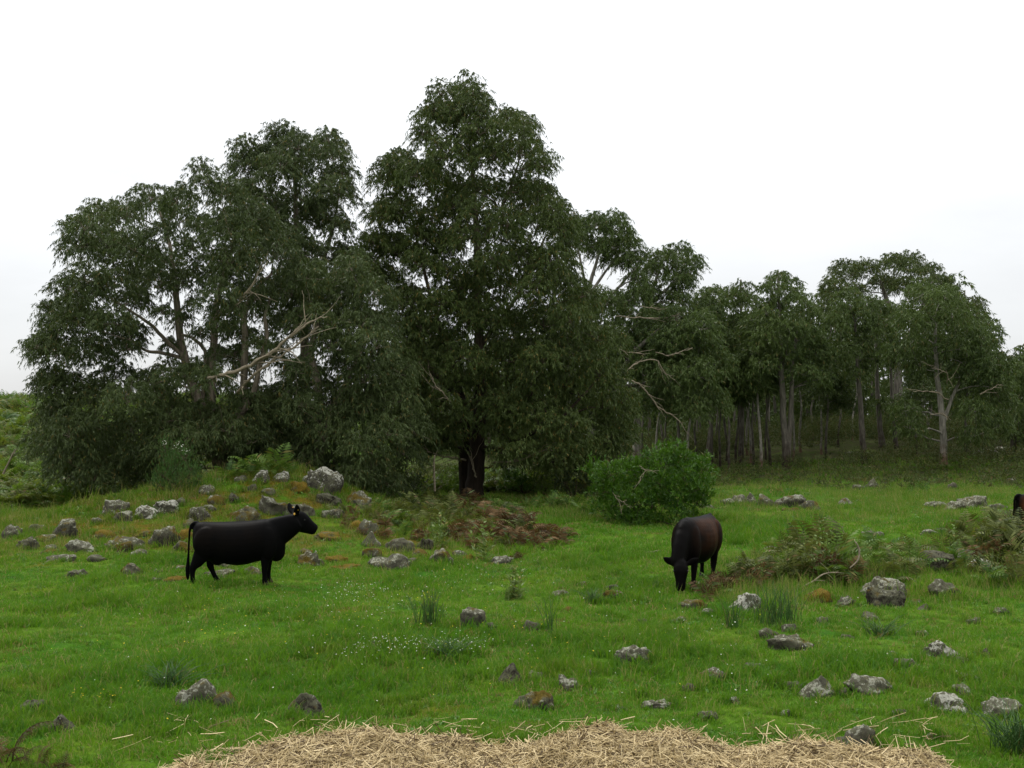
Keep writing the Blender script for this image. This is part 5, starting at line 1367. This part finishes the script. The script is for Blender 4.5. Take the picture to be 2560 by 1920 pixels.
def thistle(px, py, h, w, n, label, key='weed', yellow=0):
    b = ground(px, py)
    s = b[1] / F
    rng = np.random.default_rng(int(px * 2 + py))
    st_, P_, D_ = [], [], []
    for k in range(n):
        o = np.array([rng.normal() * w * s * 0.2, rng.normal() * w * s * 0.2, -0.02])
        H = h * s * (0.6 + 0.45 * rng.random())
        tip = o + np.array([rng.normal() * 0.1 * H, rng.normal() * 0.1 * H, H])
        pt = bez(o, tip, 0, 6, rng, 0.04)
        mb = MB(); mb.tube(pt, np.linspace(0.009, 0.003, 6), 4, False); st_.append(mb.mesh('stem'))
        for q in range(15):
            t = rng.random() ** 1.1
            i = min(int(t * 5), 4); f = t * 5 - i
            p = pt[i] * (1 - f) + pt[i + 1] * f
            a = rng.random() * 6.28
            P_.append(p); D_.append([math.cos(a), math.sin(a), 0.35 + 0.3 * rng.random()])
    root = empty('thistle', b)
    tag(root, label, 'weed')
    for me_ in st_: link('stem', me_, M['weed'], root)
    P_, D_ = np.array(P_), unit(np.array(D_))
    link('leaves', leaf_mesh('leaves', P_, D_, h * s * 0.2 * (1.25 - P_[:, 2] / (h * s)).clip(0.25, 1.3), h * s * 0.055, rng), M[key], root)


thistle(1107, 1365, 100, 62, 6, 'tall pale green thistle in front of the bracken, left one')
thistle(1085, 1372, 60, 50, 5, 'shorter pale green weed left of the tall thistle')
thistle(1203, 1398, 118, 50, 5, 'tall thistle with yellow lower leaves in front of the dead bracken')
thistle(1285, 1498, 100, 44, 9, 'thin stemmed yellowing weed alone in the pasture at centre')
thistle(1275, 1500, 40, 46, 8, 'short leafy weed at the foot of the yellowing weed', 'lime_leaf')
thistle(1345, 1412, 24, 60, 6, 'low yellow leaved weed below the dead bracken', 'lime_leaf')
thistle(1103, 1728, 26, 80, 14, 'low dark leafy weed patch in the foreground, left of the dark pointed rock', 'dark_leaf')
thistle(340, 1452, 20, 40, 6, 'small yellow green weed beside the dark edged rock', 'lime_leaf')
thistle(2060, 1455, 130, 50, 6, 'tall twiggy weed standing highest in the bank', 'fern_grey' if False else 'weed')
thistle(2385, 1400, 110, 30, 3, 'tall spindly weed left of the right edge bank', 'weed')
thistle(1690, 1325, 30, 40, 6, 'small pale weed at the foot of the big bright shrub', 'weed')


for (x_, y_, h_, w_, n_, k_) in [(1900, 1466, 70, 50, 6, 'weed'), (1950, 1462, 80, 50, 6, 'fern_grey'), (2000, 1455, 95, 50, 6, 'fern_grey'), (2035, 1462, 110, 40, 5, 'fern_dead'), (2090, 1462, 105, 50, 6, 'fern_dead'), (2125, 1458, 80, 50, 6, 'fern_grey'), (2260, 1445, 60, 50, 6, 'weed'), (1870, 1472, 50, 40, 5, 'fern_dead')]:
    thistle(x_, y_, h_, w_, n_, 'scraggly brownish weed in the overgrown bank right of the grazing cow', k_)
for (x_, y_, h_, w_, n_, k_) in [(2480, 1450, 80, 60, 6, 'fern_grey'), (2530, 1458, 90, 60, 6, 'fern_dead'), (2450, 1440, 70, 40, 5, 'weed')]:
    thistle(x_, y_, h_, w_, n_, 'scraggly weed below the bracken bank at the right edge', k_)
for o_ in list(C.objects):
    if o_.get('label', '').startswith('scraggly'): o_['group'] = 'scraggly weeds of the bank' if 'grazing' in o_['label'] else 'scraggly weeds at the right edge'


def stick(label, Y, pts, name='dead_branch', cat='branch', twigs=3, seed=1):
    P, Rr = stem(Y, pts)
    rng = np.random.default_rng(seed)
    b = P[0].copy()
    mb = MB()
    P2, R2 = smooth_path(P, Rr)
    mb.tube(P2 - b, R2, 6)
    for k in range(twigs):
        i = int(len(P2) * (0.35 + 0.6 * rng.random())) - 1
        e = P2[i] + unit(P2[-1] - P2[0] + rng.normal(size=3) * 1.2) * 0.35 * np.linalg.norm(P2[-1] - P2[0])
        mb.tube(bez(P2[i], e, 0.05, 4, rng, 0.1) - b, np.linspace(R2[i] * 0.6, 0.004, 4), 4)
    o = link(name, mb.mesh(name, True), M['deadwood'], None, b)
    tag(o, label, cat)


stick('thin dead sapling standing left of the dark twin trunk', 40.0, [(1087, 1228, 3.2), (1086, 1190, 2.6), (1085, 1160, 2.2), (1086, 1138, 1.4)], 'dead_sapling', 'sapling', 3, 2)
gl = ground(1590, 1386)
stick('long pale fallen branch lying in the grass left of the grazing cow', gl[1], [(1548, 1384, 2.0), (1575, 1384, 2.4), (1610, 1383, 2.4), (1650, 1376, 1.6)], twigs=1, seed=3)
gl = ground(2075, 1440)[1]
stick('bare curved branch arching out of the overgrown bank', gl - 0.6, [(2125, 1420, 1.5), (2145, 1400, 2.2), (2148, 1375, 2.2), (2140, 1355, 1.2)], twigs=2, seed=4)
stick('grey dead branch lying across the front of the bank', gl - 0.9, [(1990, 1475, 2), (2030, 1455, 2), (2060, 1435, 1.8), (2095, 1430, 1)], twigs=4, seed=5)
stick('bare leaning stick on the bracken hill at the left edge', 42.0, [(8, 1185, 3), (20, 1160, 2.4), (35, 1130, 2), (44, 1122, 1)], twigs=1, seed=6)

# ------------------------------------------------------------------ straw
tops = np.array([0.0, 12.0]) + np.array([(280, 1930), (340, 1908), (400, 1894), (520, 1874), (640, 1868), (780, 1842), (880, 1822), (960, 1818), (1010, 1836), (1080, 1838), (1160, 1846), (1240, 1862), (1330, 1852), (1420, 1830), (1480, 1806), (1520, 1802), (1580, 1832), (1640, 1826), (1690, 1818), (1760, 1842), (1850, 1868), (1930, 1868), (2000, 1856), (2100, 1866), (2220, 1880), (2320, 1888), (2390, 1915), (2440, 1960)], float)
YCR = 10.45
TX = (tops[:, 0] - 1280) / F * YCR
TZ = np.array([at(a, b, YCR)[2] for a, b in tops])


def straw_h(x, y):
    top = np.interp(x, TX, TZ, left=-0.2, right=-0.2)
    g_ = gz(x, y)
    back = sstep(YCR + 0.42, YCR - 0.05, y)
    front = sstep(6.6, 8.0, y)
    lump = 0.09 * vnoise(x * 2.3, y * 2.3, 9) + 0.06 * vnoise(x * 6, y * 6, 10)
    h = (top - g_) * (0.80 + 0.2 * sstep(YCR - 1.2, YCR, y)) + lump * 0.8
    return g_ - 0.06 + np.maximum(0, h + 0.06) * back * front


sx = np.linspace(TX[0] - 0.2, TX[-1] + 0.2, 150); sy = np.linspace(6.4, 11.0, 70)
SX, SY = np.meshgrid(sx, sy)
mbs = MB()
ii = (np.arange(69)[:, None] * 150 + np.arange(149)[None]).ravel()
mbs.add(np.stack([SX, SY, straw_h(SX, SY)], -1).reshape(-1, 3), np.stack([ii, ii + 1, ii + 151, ii + 150], -1))
rng = np.random.default_rng(33)
n = 40000
x = TX[0] + (TX[-1] - TX[0]) * rng.random(n); y = 8.6 + 2.3 * rng.random(n) ** 0.8
stray_ = rng.random(n) < 0.006
y = np.where(stray_, 10.6 + 1.0 * rng.random(n) ** 1.5, y)
z = np.where(stray_, gz(x, y) + 0.05, straw_h(x, y)); keep = z > gz(x, y) - 0.02
x, y, z = x[keep], y[keep], z[keep]; n = len(x)
P = np.stack([x, y, z + 0.005 + 0.035 * rng.random(n)], -1)
e = 0.05
N = unit(np.stack([-(straw_h(x + e, y) - straw_h(x - e, y)) / (2 * e), -(straw_h(x, y + e) - straw_h(x, y - e)) / (2 * e), np.ones(n)], -1))
a = rng.random(n) * 6.28
T = np.stack([np.cos(a), np.sin(a), np.zeros(n)], -1)
T = unit(T - (T * N).sum(1)[:, None] * N + N * (rng.normal(size=n) * 0.24)[:, None])
st_ = rng.random(n) < 0.035
T[st_] = unit(T[st_] * 0.7 + np.array([0, 0, 0.8]))
Ls = (0.06 + 0.36 * rng.random(n) ** 2.0); Wd = 0.0022 + 0.0038 * rng.random(n) ** 1.8
S1 = unit(np.cross(T, N)); S2 = np.cross(S1, T)
bend = S1 * (rng.normal(size=n) * 0.08 * Ls)[:, None]
def ring3(c):
    return [c + S1 * Wd[:, None], c - S1 * Wd[:, None] * 0.6 + S2 * Wd[:, None] * 0.9, c - S1 * Wd[:, None] * 0.6 - S2 * Wd[:, None] * 0.6]
A_, B_, C_ = P - T * (Ls / 2)[:, None], P + bend, P + T * (Ls / 2)[:, None]
vv = np.stack(ring3(A_) + ring3(B_) + ring3(C_), 1).reshape(-1, 3)
k9 = np.arange(n)[:, None] * 9
qs = []
for r0 in (0, 3):
    for j in range(3):
        qs.append(np.concatenate([k9 + r0 + j, k9 + r0 + (j + 1) % 3, k9 + r0 + 3 + (j + 1) % 3, k9 + r0 + 3 + j], 1))
mbs.add(vv, np.concatenate(qs))
tag(link('straw', mbs.mesh('straw'), M['straw']), 'heap of pale golden straw spread along the bottom of the picture', 'straw', None, 'stuff')

# ------------------------------------------------------------------ ground cover: grass, bracken cover, flowers
HID = bpy.data.collections.new('sward_pieces')


def tuft(name, seed, n, h, spread, width, lean, mat):
    rng = np.random.default_rng(seed)
    v, q, t = [], [], []
    k = 0
    for i in range(n):
        o = np.array([rng.normal() * spread, rng.normal() * spread, -0.01])
        H = h * (0.5 + 0.7 * rng.random())
        a = rng.random() * 6.28; L = lean * (0.3 + rng.random())
        d = np.array([math.cos(a), math.sin(a), 0]) * L * H
        b = rng.random() * 6.28
        s = np.array([math.cos(b), math.sin(b), 0]) * width * (0.6 + 0.8 * rng.random())
        m = o + d * 0.35 + np.array([0, 0, H * 0.62]); tp = o + d + np.array([0, 0, H * (1 - 0.25 * L)])
        v += [o - s, o + s, m + s * 0.75, m - s * 0.75, tp]
        q.append([k, k + 1, k + 2, k + 3]); t.append([k + 3, k + 2, k + 4]); k += 5
    me = mesh_np(name, np.array(v), [np.array(q), np.array(t)])
    me.materials.append(mat)
    o = bpy.data.objects.new(name, me); HID.objects.link(o)
    return o


def scatter(name, pts, rotz, scl, idx, coll, label, cat, tilt=0.12):
    me = bpy.data.meshes.new(name)
    me.vertices.add(len(pts)); me.vertices.foreach_set('co', np.asarray(pts, np.float32).ravel())
    a = me.attributes.new('turn', 'FLOAT_VECTOR', 'POINT'); a.data.foreach_set('vector', np.stack([RNG.normal(size=len(pts)) * tilt, RNG.normal(size=len(pts)) * tilt, rotz], -1).astype(np.float32).ravel())
    a = me.attributes.new('size', 'FLOAT_VECTOR', 'POINT'); a.data.foreach_set('vector', np.asarray(scl, np.float32).ravel())
    a = me.attributes.new('pick', 'INT', 'POINT'); a.data.foreach_set('value', np.asarray(idx, np.int32))
    o = bpy.data.objects.new(name, me); C.objects.link(o)
    ng = bpy.data.node_groups.new(name, 'GeometryNodeTree')
    ng.interface.new_socket('Geometry', in_out='INPUT', socket_type='NodeSocketGeometry')
    ng.interface.new_socket('Geometry', in_out='OUTPUT', socket_type='NodeSocketGeometry')
    N_, L_ = ng.nodes, ng.links
    gi, go = N_.new('NodeGroupInput'), N_.new('NodeGroupOutput')
    iop = N_.new('GeometryNodeInstanceOnPoints'); ci = N_.new('GeometryNodeCollectionInfo')
    ci.inputs['Collection'].default_value = coll
    ci.inputs['Separate Children'].default_value = True
    ci.inputs['Reset Children'].default_value = True
    def att(nm, ty):
        k = N_.new('GeometryNodeInputNamedAttribute'); k.data_type = ty; k.inputs['Name'].default_value = nm
        return k.outputs[0]
    L_.new(gi.outputs[0], iop.inputs['Points'])
    L_.new(ci.outputs[0], iop.inputs['Instance'])
    iop.inputs['Pick Instance'].default_value = True
    L_.new(att('pick', 'INT'), iop.inputs['Instance Index'])
    L_.new(att('turn', 'FLOAT_VECTOR'), iop.inputs['Rotation'])
    L_.new(att('size', 'FLOAT_VECTOR'), iop.inputs['Scale'])
    L_.new(iop.outputs[0], go.inputs[0])
    md = o.modifiers.new('scatter', 'NODES'); md.node_group = ng
    tag(o, label, cat, None, 'stuff')
    return o


# names sort the picks: 0-3 short, 4-5 lush tall, 6-7 seeding
for k in range(4): tuft('sward_a%d' % k, 300 + k, 24, 0.080, 0.070, 0.0046, 0.85, M['blade'])
for k in range(2): tuft('sward_b%d' % k, 310 + k, 30, 0.17, 0.07, 0.0050, 0.75, M['blade_lush'])
for k in range(2): tuft('sward_c%d' % k, 320 + k, 16, 0.30, 0.09, 0.0034, 0.45, M['blade_dry'])
for k in range(2): tuft('sward_d%d' % k, 330 + k, 11, 0.055, 0.05, 0.014, 1.5, M['weed_low'])
for k in range(2): tuft('sward_e%d' % k, 340 + k, 22, 0.06, 0.06, 0.0040, 1.3, M['blade_dead'])

rng = np.random.default_rng(41)
PT, IX, SC = [], [], []
for (y0, y1, dens, sc) in [(9.4, 13, 135, 0.85), (13, 18, 95, 1.0), (18, 25, 62, 1.15), (25, 34, 36, 1.4), (34, 48, 18, 1.8), (48, 66, 7, 2.3)]:
    hw = y1 * 0.58 + 5.0
    m = int(2 * hw * (y1 - y0) * dens)
    x = (rng.random(m) * 2 - 1) * hw; y = y0 + (y1 - y0) * rng.random(m)
    k = np.abs(x) < y * 0.56 + 4.5
    x, y = x[k], y[k]; m = len(x)
    patch = vnoise(x * 0.5, y * 0.5, 21) + 0.5 * vnoise(x * 1.4, y * 1.4, 22)
    bare = vnoise(x * 1.1, y * 1.1, 24)
    k = ~((bare < -0.33) & (rng.random(m) < 0.75))
    x, y, patch = x[k], y[k], patch[k]; m = len(x)
    i = rng.integers(0, 4, m)
    lush = (patch > 0.20) & (rng.random(m) < 0.65)
    i[lush] = rng.integers(4, 6, lush.sum())
    px_ = 1280 + x / y * F
    tallp = np.where((px_ > 1780) & (y > 19) & (y < 25.5), 0.42, np.where((y > 25) & (y < 35) & (px_ < 1250), 0.34, np.where((y > 33) & (y < 60), 0.40, 0.014)))
    tall = rng.random(m) < tallp * (0.6 + 1.6 * np.clip(vnoise(x * 0.8, y * 0.8, 23) + 0.25, 0, 1))
    i[tall] = rng.integers(6, 8, tall.sum())
    wd = rng.random(m) < 0.05 + 0.10 * (vnoise(x * 0.9, y * 0.9, 31) > 0.15)
    i[wd] = rng.integers(8, 10, wd.sum())
    de = rng.random(m) < 0.025 + 0.22 * (vnoise(x * 0.7 + 9, y * 0.7, 32) > 0.22) + 0.20 * ((y > 24.5) & (y < 34) & (px_ < 1250))
    i[de] = rng.integers(10, 12, de.sum())
    s = sc * (0.65 + 0.7 * rng.random(m)) * (1 + 0.7 * patch)
    s = np.where((i >= 4) & (i < 8), s * 0.75 / max(1, sc * 0.8), s)
    PT.append(np.stack([x, y, gz(x, y)], -1)); IX.append(i); SC.append(s)
PT, IX, SC = np.concatenate(PT), np.concatenate(IX), np.concatenate(SC)
RX = np.array(ROCK_XY)
ok = np.ones(len(PT), bool)
for (rx_, ry_, a_, b_) in RX:                 # no grass growing through the rocks, some at their feet
    d2 = ((PT[:, 0] - rx_) / (a_ * 0.92)) ** 2 + ((PT[:, 1] - ry_) / (b_ * 0.92)) ** 2
    ok &= d2 > 1
ok &= ~((straw_h(PT[:, 0], PT[:, 1]) > PT[:, 2] - 0.01) & (PT[:, 1] < 11))
PT, IX, SC = PT[ok], IX[ok], SC[ok]
ring = []
for (rx_, ry_, a_, b_) in RX:
    m = int(9 + 18 * a_)
    t = rng.random(m) * 6.28
    ring.append(np.stack([rx_ + np.cos(t) * a_ * (1.0 + 0.4 * rng.random(m)), ry_ + np.sin(t) * b_ * (1.0 + 0.4 * rng.random(m)), np.zeros(m)], -1))
ring = np.concatenate(ring); ring[:, 2] = gz(ring[:, 0], ring[:, 1])
PT = np.vstack([PT, ring]); m = len(ring)
IX = np.concatenate([IX, np.where(rng.random(m) < 0.45, rng.integers(4, 6, m), np.where(rng.random(m) < 0.2, rng.integers(6, 8, m), rng.integers(0, 4, m)))]); SC = np.concatenate([SC, 0.55 + 0.45 * rng.random(m)])
scatter('grass', PT, rng.random(len(PT)) * 6.28, np.stack([SC, SC, SC * (0.8 + 0.4 * rng.random(len(PT)))], -1), IX, HID, 'short green pasture grass covering the field', 'grass')

# bracken cover of the left hill and the hollow before it
FH = bpy.data.collections.new('bracken_pieces')
for k, key in enumerate(('fern', 'fern_lime', 'fern', 'fern_grey')):
    vs_, qs_, nn = [], [], 0
    rr = np.random.default_rng(400 + k)
    mb = MB()
    for q in range(11):
        me = FR[key][q % 3]
        co = np.empty(len(me.vertices) * 3, np.float32); me.vertices.foreach_get('co', co); co = co.reshape(-1, 3)
        a = q / 11 * 6.28 + rr.normal() * 0.3; s = 0.7 + 0.5 * rr.random()
        Rm = np.array([[math.cos(a), -math.sin(a), 0], [math.sin(a), math.cos(a), 0], [0, 0, 1]])
        fs = [list(p.vertices) for p in me.polygons]
        mb.add(co @ Rm.T * s + np.array([rr.normal() * 0.1, rr.normal() * 0.1, 0]), [f for f in fs if len(f) == 4], [f for f in fs if len(f) == 3])
    me = mb.mesh('bracken_%d' % k); me.materials.append(M[key])
    FH.objects.link(bpy.data.objects.new('bracken_%d' % k, me))
m = 5200
y = 37 + 60 * rng.random(m) ** 1.2; x = -0.53 * y + (0.53 * y - 7.5) * rng.random(m)
k = (y > 37.5 + 2.5 * vnoise(x, x * 0, 5)) & ((x < -13) | (y < 50)) & ((x < -11.5) | (y > 39))
x, y = x[k], y[k]
x2 = -7.5 + 11 * rng.random(260); y2 = 46 + 8 * rng.random(260)
x = np.concatenate([x, x2]); y = np.concatenate([y, y2])
z = gz(x, y) - 0.08
s = (0.45 + 0.85 * rng.random(len(x))) * np.where(y > 60, 1.2, 1.0)
scatter('bracken_cover', np.stack([x, y, z], -1), rng.random(len(x)) * 6.28, np.stack([s, s, s * 0.85], -1), rng.integers(0, 4, len(x)), FH, 'bracken covering the hill at the left edge and the hollow under the gums', 'bracken', 0.38)


def flowers(name, pts, r, mat, label):
    mb = MB()
    a = np.linspace(0, 2 * np.pi, 6, endpoint=False)
    for p in pts:
        rr = r * (0.7 + 0.6 * rng.random())
        tilt = rng.normal(size=2) * 0.35
        ringp = np.stack([np.cos(a) * rr, np.sin(a) * rr, np.cos(a) * rr * tilt[0] + np.sin(a) * rr * tilt[1] - 0.25 * rr], -1)
        v = np.vstack([ringp, [0, 0, 0.25 * rr], [0, 0, -0.6 * rr]]) + p
        j = np.arange(6); kk = (j + 1) % 6
        mb.add(v, None, np.vstack([np.stack([j, kk, np.full(6, 6)], -1), np.stack([kk, j, np.full(6, 7)], -1)]))
    tag(link(name, mb.mesh(name), M[mat]), label, 'flowers', None, 'stuff')


def patch_pts(specs, hgt):
    out = []
    for (px, py, sx_, sy_, n_) in specs:
        for _ in range(n_):
            p = ground(px + rng.normal() * sx_, min(1830, max(1390, py + rng.normal() * sy_)))
            p[2] += hgt * (0.7 + 0.6 * rng.random()); out.append(p)
    return out


flowers('white_flowers', patch_pts([(1000, 1628, 60, 11, 80), (1140, 1622, 55, 11, 60), (920, 1650, 50, 12, 35), (900, 1495, 40, 10, 40), (860, 1490, 60, 18, 40), (950, 1540, 160, 40, 60), (1300, 1450, 120, 25, 40), (1900, 1640, 200, 60, 30), (600, 1650, 350, 90, 30), (1650, 1620, 300, 90, 30), (1100, 1470, 200, 20, 30)], 0.13), 0.0105, 'white_petal', 'small white daisies scattered and massed in the middle of the pasture')
flowers('yellow_flowers', patch_pts([(220, 1760, 30, 6, 14), (560, 1590, 60, 30, 20), (950, 1530, 150, 60, 60), (1060, 1500, 60, 20, 20), (300, 1700, 200, 60, 35), (750, 1560, 200, 60, 40), (1300, 1650, 250, 60, 40), (520, 1520, 60, 20, 20), (1720, 1600, 120, 30, 20)], 0.11), 0.009, 'yellow_petal', 'small yellow flowers dotted through the grass')
flowers('shrub_blossom', [at(412 + rng.normal() * 5, 1106 + rng.normal() * 4, 30.8) for _ in range(10)] + [at(448 + rng.normal() * 8, 1114 + rng.normal() * 5, 30.7) for _ in range(14)] + [at(466 + rng.normal() * 5, 1128 + rng.normal() * 4, 30.7) for _ in range(10)], 0.02, 'white_petal', 'pale blossom on the tips of the heath bush')

# ------------------------------------------------------------------ tell look-alikes apart by where they stand in their row or patch
ORD = ['first', 'second', 'third', 'fourth', 'fifth', 'sixth', 'seventh', 'eighth', 'ninth', 'tenth', 'eleventh', 'twelfth', 'thirteenth', 'fourteenth', 'fifteenth', 'sixteenth', 'seventeenth', 'eighteenth', 'nineteenth', 'twentieth', 'twenty-first', 'twenty-second']
groups = {}
for o in C.objects:
    if o.parent is None and o.get('label') and o.get('group'):
        groups.setdefault(o['label'], []).append(o)
for lb, obs in groups.items():
    if len(obs) < 2: continue
    obs.sort(key=lambda q: q.location.x / q.location.y)
    for i, o in enumerate(obs):
        if o.get('category') in ('rock', 'tree', 'moss') and len(obs) <= len(ORD):
            o['label'] = lb + ', ' + ORD[i] + ' from left'
        elif len(obs) >= 3:
            o['label'] = lb + (', left end', ', middle', ', right end')[min(2, i * 3 // len(obs))]
